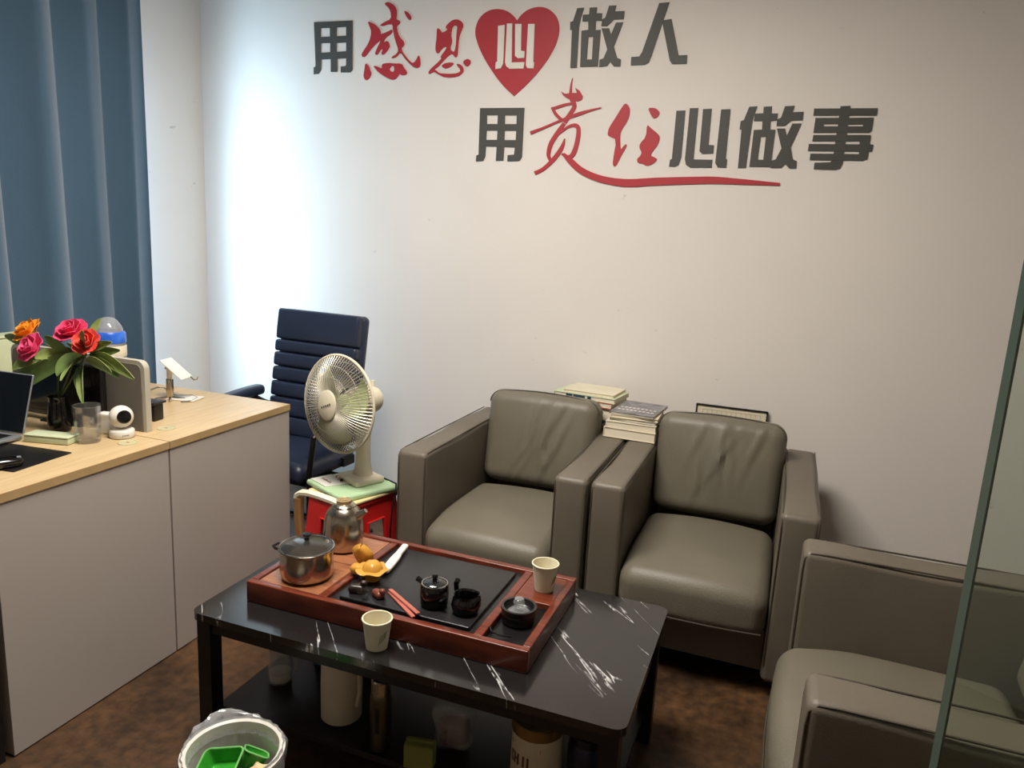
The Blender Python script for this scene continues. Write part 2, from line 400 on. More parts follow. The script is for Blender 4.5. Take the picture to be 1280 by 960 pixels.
glyph('wall_character', 'large red brush character right after the upper dark grey block character', R1, [
    [(392,130),(440,150),(475,190),(470,215),(520,195),(545,180),(545,205),(500,235),(490,265),(515,250),(530,275),(525,300),(495,338),(475,335),(490,300),(470,310),(455,340),(437,335),(450,300),(480,240),(440,275),(405,315),(378,352),(358,350),(357,330),(405,260),(418,200),(405,160)],
    [(495,25),(515,12),(545,22),(570,50),(573,90),(568,120),(595,130),(590,150),(570,160),(580,210),(600,240),(618,258),(618,280),(600,295),(610,325),(650,375),(675,392),(695,365),(708,335),(718,370),(718,410),(695,422),(670,410),(625,365),(595,320),(575,350),(545,362),(540,352),(570,335),(585,310),(565,255),(550,190),(548,150),(520,150),(490,162),(466,158),(500,135),(540,118),(535,70),(520,45)],
    [(620,65),(645,80),(665,108),(655,128),(640,115),(622,85)],
    [(380,388),(400,405),(408,430),(418,455),(400,490),(380,495),(368,470),(375,430)],
    [[(428,405),(450,408),(485,425),(480,395),(520,388),(560,392),(605,392),(615,415),(638,445),(630,462),(605,465),(590,450),(575,480),(555,492),(530,488),(480,460),(450,435)],[(525,425),(548,400),(560,420),(555,445),(535,440)]],
    ], M['rletter'], soft=1)
glyph('wall_character', 'small red brush character just left of the red heart', R1, [
    [[(820,168),(845,188),(850,205),(890,183),(868,170),(905,130),(940,118),(970,130),(985,155),(968,195),(955,235),(950,300),(945,350),(930,355),(915,330),(890,345),(860,375),(830,410),(800,430),(815,432),(830,450),(870,455),(930,455),(960,445),(965,430),(940,400),(945,392),(970,400),(985,425),(980,450),(945,475),(870,478),(830,460),(800,440),(775,458),(765,450),(780,425),(820,390),(850,360),(840,350),(880,300),(875,285),(850,300),(830,332),(815,325),(810,295),(818,230)],
     [(918,158),(947,158),(940,205),(938,260),(930,318),(915,318),(900,300),(915,255),(905,215)]],
    [(845,405),(870,390),(900,385),(925,388),(915,405),(890,420),(865,422)],
    [(980,380),(1000,365),(1020,365),(1030,385),(1015,408),(1000,410),(985,395)]], M['rletter'], soft=1)
heart = glyph('heart_emblem', None, R2, [smooth_loop([(268,513),(268,513),(200,450),(130,350),(85,265),(62,195),(62,150),(80,100),(120,62),(170,47),(225,55),(262,80),(285,110),(285,110),(310,75),(350,48),(405,35),(455,48),(495,85),(512,140),(505,200),(480,265),(430,345),(350,440)], 2)], M['rletter'])
tag(heart, 'big red heart emblem with a white character in it on the wall', 'emblem')
def xin(RR, s1, m, **k): return glyph('wall_character' if k.get('label') else 'character', k.get('label'), RR, s1, m, parent=k.get('parent'), base=k.get('base', 0), depth=.003)
wc = xin(R2, [[(185,140),(220,135),(212,340),(200,365),(170,370),(172,335),(180,330)],[(232,128),(260,127),(257,335),(325,333),(320,367),(245,368),(228,355),(222,335)],
    [(276,130),(310,130),(306,272),(326,275),(324,310),(290,312),(275,300)],[(345,130),(380,130),(372,330),(378,335),(374,366),(340,365),(333,350)]], M['wletter'], parent=heart, base=.0042)
wc['label'] = 'white block character in the heart'
glyph('wall_character', 'dark grey block character just right of the red heart', R2, [
    [(605,45),(642,42),(625,95),(615,140),(603,362),(568,363),(577,160),(567,160),(568,118),(582,115)],
    [[(628,165),(664,160),(664,115),(633,115),(635,80),(668,78),(672,42),(710,40),(708,72),(738,72),(736,112),(705,112),(703,162),(730,160),(715,355),(620,358)],[(665,198),(690,197),(683,318),(656,318)]],
    [(775,32),(813,30),(805,62),(857,60),(852,103),(800,105),(765,140),(733,140),(738,105),(755,95)],
    [(735,152),(775,152),(785,185),(812,122),(850,120),(800,250),(818,310),(838,318),(835,355),(800,355),(780,330),(765,352),(722,358),(724,320),(745,312),(765,265)]], M['letter'])
glyph('wall_character', 'two stroke dark grey block character ending the upper line', R2, [
    [(1042,18),(1096,13),(1000,300),(985,335),(965,346),(890,350),(893,305),(935,302),(950,280)],
    [(1062,110),(1107,102),(1145,297),(1192,294),(1188,341),(1110,342),(1098,325),(1060,130)]], M['letter'])
glyph('wall_character', 'dark grey block character starting the lower line under the heart', R3, [[
    [(97,215),(359,213),(345,505),(330,527),(258,530),(260,493),(298,490),(303,447),(240,445),(235,525),(190,527),(195,443),(132,441),(127,500),(115,527),(72,530),(75,495),(88,490)],
    [(138,256),(202,256),(200,309),(137,309)],[(245,257),(314,257),(312,309),(244,309)],[(136,347),(200,347),(197,403),(133,403)],[(243,348),(311,348),(308,404),(241,404)]]], M['letter'])
def r4to3(p): x, y = R4(p); return ((x-580)*4.7407, (y-90)*4.7407, p[2]*4.7407/4.4138)
glyph('wall_character', 'red brush character whose last stroke sweeps into a long underline', R3, [
    [(575,115),(600,130),(640,125),(670,125),(660,95),(685,110),(705,145),(700,165),(680,173),(640,170),(610,155),(590,140)]], M['rletter'], strokes=[
    [(645,37,4),(636,80,10),(632,135,18)], [(640,160,30),(655,200,25),(640,235,25),(595,300,28)],
    [(660,185,14),(600,195,16),(530,218,18)], [(522,210,14),(545,250,18),(585,290,20)],
    [(395,362,20),(470,333,14),(570,290,14),(680,250,20),(750,228,12),(813,213,7)],
    [(595,305,20),(550,370,26),(515,430,26),(502,490,22),(515,525,18)],
    [(550,375,14),(620,325,14),(665,318,24),(680,350,24),(668,430,26),(645,490,26),(615,500,14),(580,485,10)],
    [(598,395,6),(580,450,22),(530,520,24),(470,575,20),(420,600,22)],
    [(590,485,16),(630,525,34),(690,580,38),(770,620,40),(860,645,42),(980,658,46)]+[r4to3(p) for p in ((0,472,42),(200,466,40),(330,465,38),(500,475,28),(683,487,14))]])
glyph('wall_character', 'red brush character above the long red underline sweep', R3, [
    [(957,182),(980,205),(985,240),(970,290),(930,350),(925,390),(928,465),(945,440),(965,425),(962,445),(925,510),(900,560),(885,560),(882,530),(905,400),(870,385),(850,375),(860,330),(900,270),(930,220)],
    [(1090,213),(1130,213),(1150,225),(1162,243),(1145,270),(1122,277),(1105,250)],
    [(1085,310),(1105,330),(1155,370),(1162,390),(1150,430),(1100,495),(1125,503),(1148,518),(1120,545),(1080,558),(1060,542),(1030,540),(1025,515),(1045,500),(1055,475),(1040,455),(1042,425),(1080,385)]], M['rletter'], soft=1)
xin(R4, [[(113,82),(163,80),(140,340),(125,380),(105,391),(72,390),(78,352),(88,348)],[(187,68),(234,67),(207,350),(312,352),(307,396),(190,396),(165,380),(160,350)],
    [(260,73),(308,71),(290,270),(320,272),(316,318),(255,320),(240,305)],[(360,75),(411,73),(385,345),(393,352),(387,396),(340,394),(327,370)]], M['letter'], label='dark grey four stroke block character right of the red brush pair')
glyph('wall_character', 'dark grey block character second from the end of the lower line', R4, [
    [(515,60),(560,58),(540,105),(530,150),(495,397),(452,397),(472,185),(462,185),(467,140),(485,133)],
    [[(595,60),(640,58),(635,97),(672,97),(668,135),(632,138),(630,185),(658,187),(632,392),(515,390),(540,188),(585,186),(588,138),(540,138),(545,98),(592,96)],[(578,225),(606,225),(592,352),(560,352)]],
    [(712,57),(764,55),(752,90),(813,88),(808,134),(745,136),(710,165),(665,165),(668,130),(690,120)],
    [(667,180),(712,180),(722,220),(752,153),(802,152),(742,285),(755,350),(776,360),(772,400),(735,400),(712,375),(690,396),(633,397),(636,358),(660,350),(692,290)]], M['letter'])
glyph('wall_character', 'dark grey many barred block character ending the lower line', R4, [
    [(1018,57),(1072,55),(1030,370),(1015,400),(990,408),(870,404),(874,368),(960,366),(975,352)],
    [(872,70),(1222,68),(1217,108),(868,108)],
    [[(880,122),(1200,120),(1190,190),(1175,203),(868,203)],[(925,155),(1008,155),(1006,168),(923,168)],[(1058,157),(1143,157),(1140,168),(1055,168)]],
    [(868,216),(1184,216),(1180,250),(862,250)],[(843,265),(1197,268),(1190,307),(838,303)],[(852,318),(1165,322),(1160,345),(1140,357),(847,353)],
    [(1125,216),(1184,216),(1165,350),(1118,350)]], M['letter'])

# ------------------------------------------------------------------ armchairs
def armchair(label, loc, rz, W, seed):
    t = thing('armchair', label, 'armchair', loc, rz, 'taupe leather armchairs')
    D, AW, AH = .87, .122, .65; rnd = random.Random(seed); iw = W-2*AW
    for s in (-1, 1):
        xc = s*(W/2-AW/2)
        def fn(q):
            z = q.z; k = max(0, z/(AH/2))
            return (q.x*(1+.02*sin(q.y*9)), q.y, q.z + (.004*sin(q.y*13) if z > 0 else 0))
        a = MB().rbox((xc, 0, .06+(AH-.06)/2), (AW, D, AH-.06), .022, (2, 10, 4), fn=fn).build('arm', M['leather'], t)
        mb = MB(); zt = AH-.004
        for e in (-1, 1):
            xe = xc+e*(AW/2-.006)
            mb.tube([(xe, -D/2+.004, .12), (xe, -D/2+.003, AH-.05), (xe, -D/2+.006, AH-.02), (xe, -D/2+.022, AH-.004), (xe, -D/2+.06, AH-.0015), (xe, 0, AH-.001), (xe, D/2-.03, AH-.002)], .0028, 6)
        mb.build('piping', M['seam'], a)
    # back frame
    MB().rbox((0, D/2-.075, .06+.31), (iw-.004, .15, .62), .02, (4, 2, 4)).build('back_frame', M['leather'], t)
    MB().box(-iw/2+.002, iw/2-.002, -D/2+.06, D/2-.15, .07, .215).build('seat_base', M['leather'], t, smooth=False)
    for sx in (-1, 1):
        for sy in (-1, 1):
            MB().lathe([(.022,0),(.024,.01),(.026,.06)], 14, c=(sx*(W/2-.06), sy*(D/2-.06), 0)).build('foot', M['blackp'], t)
    # seat cushion
    sd = .56
    def fs(q):
        x, y, z = q; u = x/(iw/2); v = y/(sd/2)
        if z > 0: z += .022*(1-u*u)*(1-.4*v*v) - .028*max(0, -v-.35)**1.5*2.0 + .004*sin(9*x+seed)*sin(7*y+2)
        if v < -.8: y -= .018*(1-u*u)
        return (x, y, z)
    sc = MB().rbox((0, -D/2+sd/2-.028, .215+.09), (iw-.006, sd, .18), .05, (14, 14, 3), k=5, fn=fs).build('seat_cushion', M['leather2'], t)
    mb = MB(); mb.tube([(iw*(-.47+.94*i/12), -D/2-.030-.018*(1-(-.94+1.88*i/12)**2), .245-.002) for i in range(13)], .0028, 6); mb.build('piping', M['seam'], sc)
    # back cushion, wrinkled
    bh, bt = .40, .145
    wr = [(rnd.uniform(-.12,.14), rnd.uniform(-.10,.10), rnd.uniform(-.2,.75), rnd.uniform(.007,.014)) for _ in range(9)]
    def fb(q):
        x, y, z = q; u = x/(iw/2); v = z/(bh/2)
        if y < 0:
            y -= .028*(1-u*u)*(1-v*v*.6)
            for (wx, wz, sl, am) in wr:
                d = (x-wx-sl*(z-wz)*.8)/.014; g = math.exp(-((z-wz)/.10)**2)
                y -= am*.55*g*(math.exp(-d*d) - .6*math.exp(-(d-1.6)**2))
        z += .012*(1-u*u)*(1 if v > 0 else 0)
        x *= 1 + .015*(v)
        return (x, y, z)
    bc = MB().rbox((0,0,0), (iw-.002, bt, bh), .055, (36, 3, 26), k=5, fn=fb, M=T(0, D/2-.178-.055, .40+.185, rx=RD(-11))).build('back_cushion', M['leather2'], t)
    mb = MB(); Mx = T(0, D/2-.178-.055, .40+.185, rx=RD(-11)); pts = []
    for i in range(9):  # piping around the front of the top edge
        a = pi - i*pi/8*.5; pts.append((-iw/2+.055+cos(a)*.053, -bt/2+.028, bh/2-.055+sin(a)*.053))
    pts += [(-iw/2+.055+(iw-.11)*i/8, -bt/2+.026, bh/2+.012*(1-((i-4)/4)**2)) for i in range(1, 8)]
    for i in range(9):
        a = pi/2 - i*pi/8*.5; pts.append((iw/2-.055+cos(a)*.053, -bt/2+.028, bh/2-.055+sin(a)*.053))
    mb.tube(pts, .0028, 6, M=Mx); mb.build('piping', M['seam'], bc)
    return t
armchair('taupe leather armchair beside the fan, with a wrinkled back cushion', (-.949, 2.405+.435, 0), 0, .742, 3)
armchair('taupe leather armchair between the book stacks and the leaning picture frame', (-.196, 2.405+.435, 0), 0, .742, 11)
armchair('taupe leather armchair standing behind the glass partition', (.118+.435, 1.81, 0), RD(-90), .87, 23)

# ------------------------------------------------------------------ desks
def desk(label, y0, y1):
    t = thing('desk', label, 'desk', (-1.835, (y0+y1)/2, 0), 0, 'maple topped desks')
    h = (y1-y0)/2; g = .0035; dp = .82
    slab('front_panel', -.018, 0, -h+g, h-g, .005, .728, m=M['panel'], parent=t)
    slab('side_panel', -dp, -.018, -h+g, -h+g+.018, .005, .728, m=M['panel'], parent=t)
    slab('side_panel', -dp, -.018, h-g-.018, h-g, .005, .728, m=M['panel'], parent=t)
    tp = MB().box(-dp, .0025, -h+g*.5, h-g*.5, .7285, .753).build('worktop', M['maple'], t, smooth=False)
    slab('edge_band', .0026, .004, -h+g*.5, h-g*.5, .7285, .7525, m=M['mapleedge'], parent=tp)
    return t
dA = desk('maple topped desk with the flowers, laptop and drinking glass on it', 1.232, 1.817)
dB = desk('maple topped desk with the tilted phone stand on it', 1.817, 2.446)
for par, px, py in ((dA, 160, 553.5), (dB, 208, 535.5)):
    p = atZ(px, py, .753)
    gm = par; loc = p - par.location
    o = MB().lathe([(0,.0012),(.024,.0012),(.025,.0022),(.030,.0022),(.031,0)], 28).build('cable_grommet', mat('beige_grommet', (186,178,140), rough=.45), par); o.location = (loc.x, loc.y, .7535)
    MB().box(-.006, .006, -.003, .003, .0013, .002).build('slot', M['kraft'], o, smooth=False)
DZ = .7535

# ------------------------------------------------------------------ coffee table
tx0, tx1, ty0, ty1, TZ = -1.432, -.226, 1.465, 2.078, .42
cx, cy = (tx0+tx1)/2, (ty0+ty1)/2
t = thing('coffee_table', 'black marble topped coffee table with lower shelf carrying the tea tray', 'table', (cx, cy, 0))
hx, hy = (tx1-tx0)/2, (ty1-ty0)/2
MB().rbox((0,0,TZ-.0125), (2*hx, 2*hy, .025), .0115, (1,1,1), k=3).v
mb = MB(); rr = .03; L = []
for (sx, sy, a0) in ((1,1,0),(-1,1,90),(-1,-1,180),(1,-1,270)):
    for i in range(6): a = RD(a0+i*18); L.append((sx*(hx-rr)+rr*cos(a), sy*(hy-rr)+rr*sin(a)))
mb.prism(L, [], lambda p, d: (p[0], p[1], TZ-.022+d), .022); mb.build('tabletop', M['marble'], t, ang=30)
lx, ly = hx-.035, hy-.035
for sx in (-1,1):
    for sy in (-1,1):
        MB().box(sx*lx-.022, sx*lx+.022, sy*ly-.022, sy*ly+.022, 0, TZ-.022).build('leg', M['blackm'], t, smooth=False)
for sy in (-1,1): slab('apron', -lx+.022, lx-.022, sy*ly-.015, sy*ly+.015, TZ-.062, TZ-.022, m=M['blackm'], parent=t)
for sx in (-1,1): slab('apron', sx*lx-.015, sx*lx+.015, -ly+.022, ly-.022, TZ-.062, TZ-.022, m=M['blackm'], parent=t)
slab('shelf', -lx+.0, lx-.0, -ly+.025, ly-.025, .09, .108, m=M['blackm'], parent=t)
SZ = .1085

# ------------------------------------------------------------------ tea tray
ax0, ax1, ay0, ay1, AZ = -1.334, -.495, 1.578, 2.02, .482
acx, acy = (ax0+ax1)/2, (ay0+ay1)/2; ahx, ahy = (ax1-ax0)/2, (ay1-ay0)/2
t = thing('tea_tray', 'rosewood tea tray with a black slate board set in it', 'tray', (acx, acy, TZ+.0005))
th = AZ-TZ-.001
def tb(n, x0, x1, y0, y1, z0, z1, m, par=None): return MB().rbox(((x0+x1)/2-acx, (y0+y1)/2-acy, (z0+z1)/2), (x1-x0, y1-y0, z1-z0), min(.003, (z1-z0)/2.2), (1,1,1), k=2).build(n, m, par or t)
rim = .022
tb('rim', ax0, ax1, ay0, ay0+rim, 0, th, M['rosewood']); tb('rim', ax0, ax1, ay1-rim, ay1, 0, th, M['rosewood'])
tb('rim', ax0, ax0+rim, ay0+rim, ay1-rim, 0, th, M['rosewood']); tb('rim', ax1-rim, ax1, ay0+rim, ay1-rim, 0, th, M['rosewood'])
tb('base_board', ax0+rim, ax1-rim, ay0+rim, ay1-rim, .004, .018, M['rosewood'])
dv1, dv2 = -1.098, -.640
tb('divider', dv1-.012, dv1+.012, ay0+rim, ay1-rim, .018, th-.002, M['rosewood']); tb('divider', dv2-.010, dv2+.014, ay0+rim, ay1-rim, .018, th-.002, M['rosewood'])
for i in range(2):
    ya = ay0+rim+.002+i*.199; tb('stove_panel', ax0+rim+.002, dv1-.014, ya, ya+.195, .018, th-.003, M['rosewood2'])
tb('slate_recess', dv1+.012, dv2-.010, ay0+rim, ay1-rim, .018, th-.012, M['slate'])
tb('slate_board', dv1+.040, dv2-.030, ay0+rim+.02, ay1-rim-.025, th-.012, th-.001, M['slate'])
tb('side_panel', dv2+.014, ax1-rim, 1.83, ay1-rim, .018, th-.003, M['rosewood'])
tb('side_recess', dv2+.014, ax1-rim, ay0+rim, 1.83, .018, th-.018, M['blackp'])
WZ_ = AZ+.0002      # wooden top level

# ---- glass-lidded pot
px_, py_ = -1.206, 1.682
t = thing('cooking_pot', 'stainless steel pot with glass lid on the tea tray', 'pot', (px_, py_, AZ-.002))
MB().lathe([(0,.003),(.066,.003),(.072,.008),(.075,.02),(.075,.082),(.079,.086),(.079,.089),(.072,.088),(.071,.02),(.065,.009),(0,.009)], 40).build('body', M['metal'], t)
lid = MB().lathe([(.0755,.089),(.073,.094),(.055,.103),(.030,.109),(.0,.111),(0,.108),(.030,.106),(.055,.100),(.072,.091)], 40, cap=False).build('lid', M['lidglass'], t)
MB().tube([(.076*cos(a*pi/20), .076*sin(a*pi/20), .0915) for a in range(40)], .0028, 8, closed=True).build('lid_rim', M['chrome'], lid)
MB().lathe([(0,.110),(.008,.111),(.006,.118),(.012,.124),(.012,.129),(0,.131)], 20).build('knob', M['blackp'], lid)
MB().tube([(-.074,-.014,.07),(-.095,-.018,.072),(-.108,-.010,.073),(-.108,.012,.073),(-.095,.020,.072),(-.074,.016,.07)], .0042, 8).build('handle', M['blackp'], t)

# ---- electric kettle
t = thing('kettle', 'stainless steel electric kettle with a big pale loop handle', 'kettle', (-1.222, 1.895, AZ-.002)); t.scale = (1.07, 1.07, 1.05)
MB().lathe([(0,.001),(.050,.001),(.055,.006),(.056,.02),(.057,.05),(.056,.085),(.051,.108),(.043,.122),(.036,.128),(.034,.130),(.034,.126),(0,.126)], 40).build('body', M['metal'], t)
ld = MB().lathe([(.034,.127),(.034,.134),(.028,.140),(.012,.143),(0,.143)], 32).build('lid', M['metal'], t)
MB().lathe([(.022,.141),(.022,.150),(.017,.152),(.014,.150),(0,.150)], 24).build('knob', mat('pale_brass', (206,180,130), rough=.25, metal=.7), ld)
MB().tube([(.045,.0,.108),(.060,.004,.118),(.070,.006,.127)], [.014,.010,.007], 12).build('spout', M['metal'], t)
Mh = T(0,0,0,rz=RD(8))
def ribbon(P, wd, th_):
    mb = MB(); P = [Vector(p) for p in P]; vs = []; fs = []
    for i, p in enumerate(P):
        tn = (P[min(i+1,len(P)-1)]-P[max(i-1,0)]).normalized(); nn = Vector((-tn.z, 0, tn.x))
        for (a, b) in ((-1,-.6),(-.7,-1),(.7,-1),(1,-.6),(1,.6),(.7,1),(-.7,1),(-1,.6)): vs.append(tuple(p+Vector((0,1,0))*wd*a+nn*th_*b))
    for i in range(len(P)-1):
        for k in range(8): fs.append((i*8+k, i*8+(k+1)%8, (i+1)*8+(k+1)%8, (i+1)*8+k))
    fs += [tuple(range(8)), tuple((len(P)-1)*8+k for k in range(8))]
    return mb.add(vs, fs, Mh)
ribbon([(-.018,0,.136),(-.04,0,.143),(-.075,0,.151),(-.110,0,.156),(-.135,0,.155),(-.146,0,.148),(-.149,0,.138)], .013, .007).build('handle', M['cream'], t)
ribbon([(-.141,0,.139),(-.143,0,.11),(-.143,0,.07),(-.139,0,.014)], .014, .011).build('handle_grip', M['kraft'], t)
ribbon([(-.129,0,.022),(-.10,0,.020),(-.054,0,.022)], .010, .006).build('handle_bracket', M['blackp'], t)

# ---- paper cups
cupmesh = None
def paper_cup(label, loc, rz):
    global cupmesh
    t = thing('paper_cup', label, 'cup', loc, rz, 'paper cups')
    a = MB().lathe([(0,.004),(.026,.004),(.0275,.0),(.028,.004),(.0375,.078),(.0355,.078),(.0265,.008),(0,.007)], 36).build('body', M['paper'], t)
    MB().tube([(.0375*cos(i*pi/18), .0375*sin(i*pi/18), .079) for i in range(36)], .0022, 8, closed=True).build('rim', M['paper'], t)
    mb = MB()
    for k in range(5):   # faint printed bamboo sprig
        a0 = -.9+k*.12
        def cp(a, z): r = .0282+(z-.004)*.128+.0004; return (r*cos(a), r*sin(a), z)
        mb.tube([cp(a0, .02+.004*k), cp(a0+.06, .03+.004*k), cp(a0+.09, .045+.003*k)], .0008, 4)
    mb.build('print', mat('sprig_print', (150,150,110), rough=.6), t)
p = atZ(680, 735, AZ)
paper_cup('cream paper cup on the wooden end of the tea tray', (p.x, p.y, AZ-.0025), .3)
p = atZ(471, 808, TZ)
paper_cup('cream paper cup on the black marble in front of the tray', (p.x, p.y, TZ+.0005), .0)

# ---- slate board items
SB = TZ+.0005+th-.001+.0005
p = atZ(538, 762, SB)
t = thing('teapot', 'small black teapot with glass lid and side handle', 'teapot', (p.x-.004, p.y+.03, SB), RD(0))
MB().lathe([(0,.001),(.032,.001),(.037,.006),(.039,.03),(.038,.056),(.035,.062),(.033,.060),(.034,.03),(.03,.006),(0,.006)], 32).build('body', M['blackg'], t)
ld = MB().lathe([(.0345,.061),(.030,.066),(.015,.070),(0,.071),(0,.069),(.015,.068),(.030,.064),(.033,.060)], 32, cap=False).build('lid', M['lidglass'], t)
MB().tube([(.0345*cos(i*pi/16), .0345*sin(i*pi/16), .0625) for i in range(32)], .002, 6, closed=True).build('lid_rim', M['chrome'], ld)
MB().lathe([(0,.070),(.007,.071),(.006,.078),(.009,.082),(.007,.088),(0,.089)], 16).build('knob', M['blackg'], ld)
MB().tube([(-.033,.006,.048),(-.046,.010,.054),(-.058,.012,.058)], [.006,.0065,.008], 10).build('handle', M['blackg'], t)
MB().tube([(.030,-.020,.035),(.042,-.028,.046),(.048,-.032,.056)], [.010,.007,.005], 10).build('spout', M['blackg'], t)
p = atZ(574, 770, SB)
t = thing('tea_pitcher', 'squat black pitcher with upright handle beside the teapot', 'pitcher', (p.x+.004, p.y+.028, SB))
def lipf(prof):
    mb = MB(); n = 32; vs = []; fs = []
    for (r, z) in prof:
        for i in range(n):
            a = 2*pi*i/n; k = max(0, cos(a-RD(20)))**8; vs.append((r*cos(a)*(1+.28*k*(z/.05)), r*sin(a)*(1+.28*k*(z/.05)), z+.004*k*(z/.05)))
    for j in range(len(prof)-1):
        for i in range(n): fs.append((j*n+i, j*n+(i+1)%n, (j+1)*n+(i+1)%n, (j+1)*n+i))
    fs.append(tuple(range(n)))
    return mb.add(vs, fs)
lipf([(.026,.001),(.034,.006),(.038,.022),(.034,.040),(.030,.047),(.032,.052),(.030,.051),(.028,.046),(.031,.038),(.034,.022),(.030,.008),(.001,.006)]).build('body', M['blackg'], t)
MB().tube([(-.026,.012,.034),(-.034,.016,.050),(-.036,.017,.066),(-.030,.014,.078)], [.006,.0065,.007,.0075], 10).build('handle', M['blackg'], t)

# white handled brush / knife
p0, p1 = atZ(480, 714, SB+.012), atZ(507, 681, AZ+.012)
t = thing('tea_knife', 'white plastic handled tea knife lying across the tray', 'tea knife', ((p0.x+p1.x)/2, (p0.y+p1.y)/2, AZ+.0005), math.atan2(p1.y-p0.y, p1.x-p0.x))
ln = (p1-p0).length
MB().rbox((0,0,.008), (ln*.62, .026, .013), .006, (6,1,1), k=3, fn=lambda q: (q.x, q.y*(1-.18*(q.x/.06)**2+.15), q.z), M=T(-ln*.18,0,0)).build('grip', M['white'], t)
MB().rbox((0,0,.009), (ln*.42, .022, .014), .0065, (6,1,1), k=3, M=T(ln*.30,0,0)).build('cap', M['white'], t)
MB().tube([(-ln*.48,.006,.006),(-ln*.78,.016,.004)], [.002,.0012], 8).build('blade', M['metal'], t)

# amber lotus leaf strainer + bowl
p = atZ(455, 728, SB)
t = thing('tea_strainer', 'amber ceramic gourd shaped tea strainer with an upright leaf', 'tea strainer', (p.x, p.y+.025, SB))
def bowl(prof, n=36, wav=.07, kk=5):
    mb = MB(); vs = []; fs = []
    for (r, z) in prof:
        for i in range(n):
            a = 2*pi*i/n; q = 1+wav*sin(kk*a)*(r/.04)**2; vs.append((r*q*cos(a), r*q*sin(a), z+.003*sin(kk*a+1)*(r/.04)**2))
    for j in range(len(prof)-1):
        for i in range(n): fs.append((j*n+i, j*n+(i+1)%n, (j+1)*n+(i+1)%n, (j+1)*n+i))
    fs.append(tuple(range(n))); fs.append(tuple((len(prof)-1)*n+i for i in range(n)))
    return mb.add(vs, fs, T(.012,0,0))
bowl([(.020,.001),(.022,.012),(.030,.022),(.044,.030),(.046,.033),(.042,.034),(.030,.035),(.027,.045),(.018,.054),(.006,.058)]).build('bowl', M['gold'], t)
g = []
for i in range(9):
    u = i/8; wd = .036*math.sin(pi*min(1, .12+u*.86))**.8; row = []
    for j in range(9):
        v = j/8*2-1; row.append((-.055+v*wd, .045+.018*(v*v)-.01*u, .012+u*.055+.008*abs(v)))
    g.append(row)
MB().sheet(g, .004).build('leaf', M['gold'], t)
MB().rbox((-.045,.012,.016), (.040,.034,.030), .013, (2,2,2), k=3).build('stem_knob', M['gold'], t)

# wooden tongs, tea canister shards
p0, p1 = atZ(487, 737, SB+.008), atZ(520, 768, SB+.008)
t = thing('tea_tongs', 'flat pinkish wooden tea tongs lying beside the teapot', 'tongs', ((p0.x+p1.x)/2, (p0.y+p1.y)/2, SB), math.atan2(p1.y-p0.y, p1.x-p0.x)); ln = (p1-p0).length
tm = mat('pink_wood', (176,100,84), rough=.45, var=.12, stretch=(2,20,4))
for s in (-1,1): MB().rbox((0, s*.004, .005+.003*s), (ln, .012, .006), .0025, (4,1,1), k=2, fn=lambda q, s=s: (q.x, q.y+s*.006*(q.x/ln), q.z)).build('tong_arm', tm, t)
for (px, py, rz, lab, sz, c) in ((443, 742, .5, 'small dark clay tea pet in front of the amber strainer', .022, (46,34,30)), (470, 748, -.3, 'round reddish clay tea pet next to the wooden tongs', .019, (120,64,50)), (452, 752, 1.1, 'clear little tea cup lying near the tray rim', .017, (60,56,54))):
    p = atZ(px, py, SB); tt = thing('tea_pet', lab, 'tea pet', (p.x, p.y+.01, SB), rz)
    cm = mat('clay', c, rough=.3, var=.2, scale=60)
    if 'cup' in lab:
        tt.name = 'tea_cup'; tt['category'] = 'cup'
        MB().lathe([(0,.001),(sz*.5,.001),(sz*.6,.006),(sz,.024),(sz*.93,.024),(sz*.5,.006),(0,.005)], 24).build('bowl', M['glass'], tt)
        MB().lathe([(sz*.45,0),(sz*.5,.0008)], 20).build('foot', M['glass'], tt)
    else:
        MB().rbox((0,0,sz*.5), (sz*2, sz*1.3, sz), sz*.45, (3,3,2), k=4, fn=lambda q: (q.x, q.y*(1+.2*sin(q.x*90)), q.z*(1+.15*cos(q.x*70)))).build('body', cm, tt)
        MB().rbox((sz*.9,0,sz*1.15), (sz*.9, sz*.8, sz*.8), sz*.35, (2,2,2), k=3).build('head', cm, tt)

# ash bowl with glass ball, cord
p = atZ(641, 784, AZ-.018); RZ = TZ+.0005+th-.018+.0005
bx, by = p.x+.002, p.y+.035
t = thing('stone_bowl', 'black round stone bowl in the right end of the tray', 'bowl', (bx, by, RZ))
MB().lathe([(0,.001),(.040,.001),(.044,.005),(.043,.018),(.045,.020),(.045,.036),(.048,.040),(.048,.046),(.041,.046),(.038,.030),(.030,.024),(0,.023)], 36).build('body', M['slate'], t)
MB().tube([(.0445*cos(i*pi/18), .0445*sin(i*pi/18), .028) for i in range(36)], .0018, 6, closed=True).build('groove_ring', M['blackp'], t)
t = thing('glass_stopper', 'clear round glass stopper lying in the black stone bowl', 'stopper', (bx, by, RZ+.024))
MB().lathe([(0,.0),(.028,.001),(.031,.004),(.024,.010),(.010,.014),(0,.014)], 28).build('disc', M['bottleglass'], t)
MB().lathe([(0,.013),(.008,.014),(.013,.022),(.0155,.032),(.012,.042),(.005,.046),(0,.0465)], 24).build('ball', M['film'], t)
pts = [tuple(atZ(a_, b_, RZ+.011)) for a_, b_ in ((662,762),(661,755),(654,752),(647,755),(636,760),(621,770),(612,781),(614,789),(624,794),(640,796))]
tag(MB().tube(pts, .0024, 6).build('coiled_cable', M['blackp']), 'thin black cord looped in the right end of the tray', 'cord')

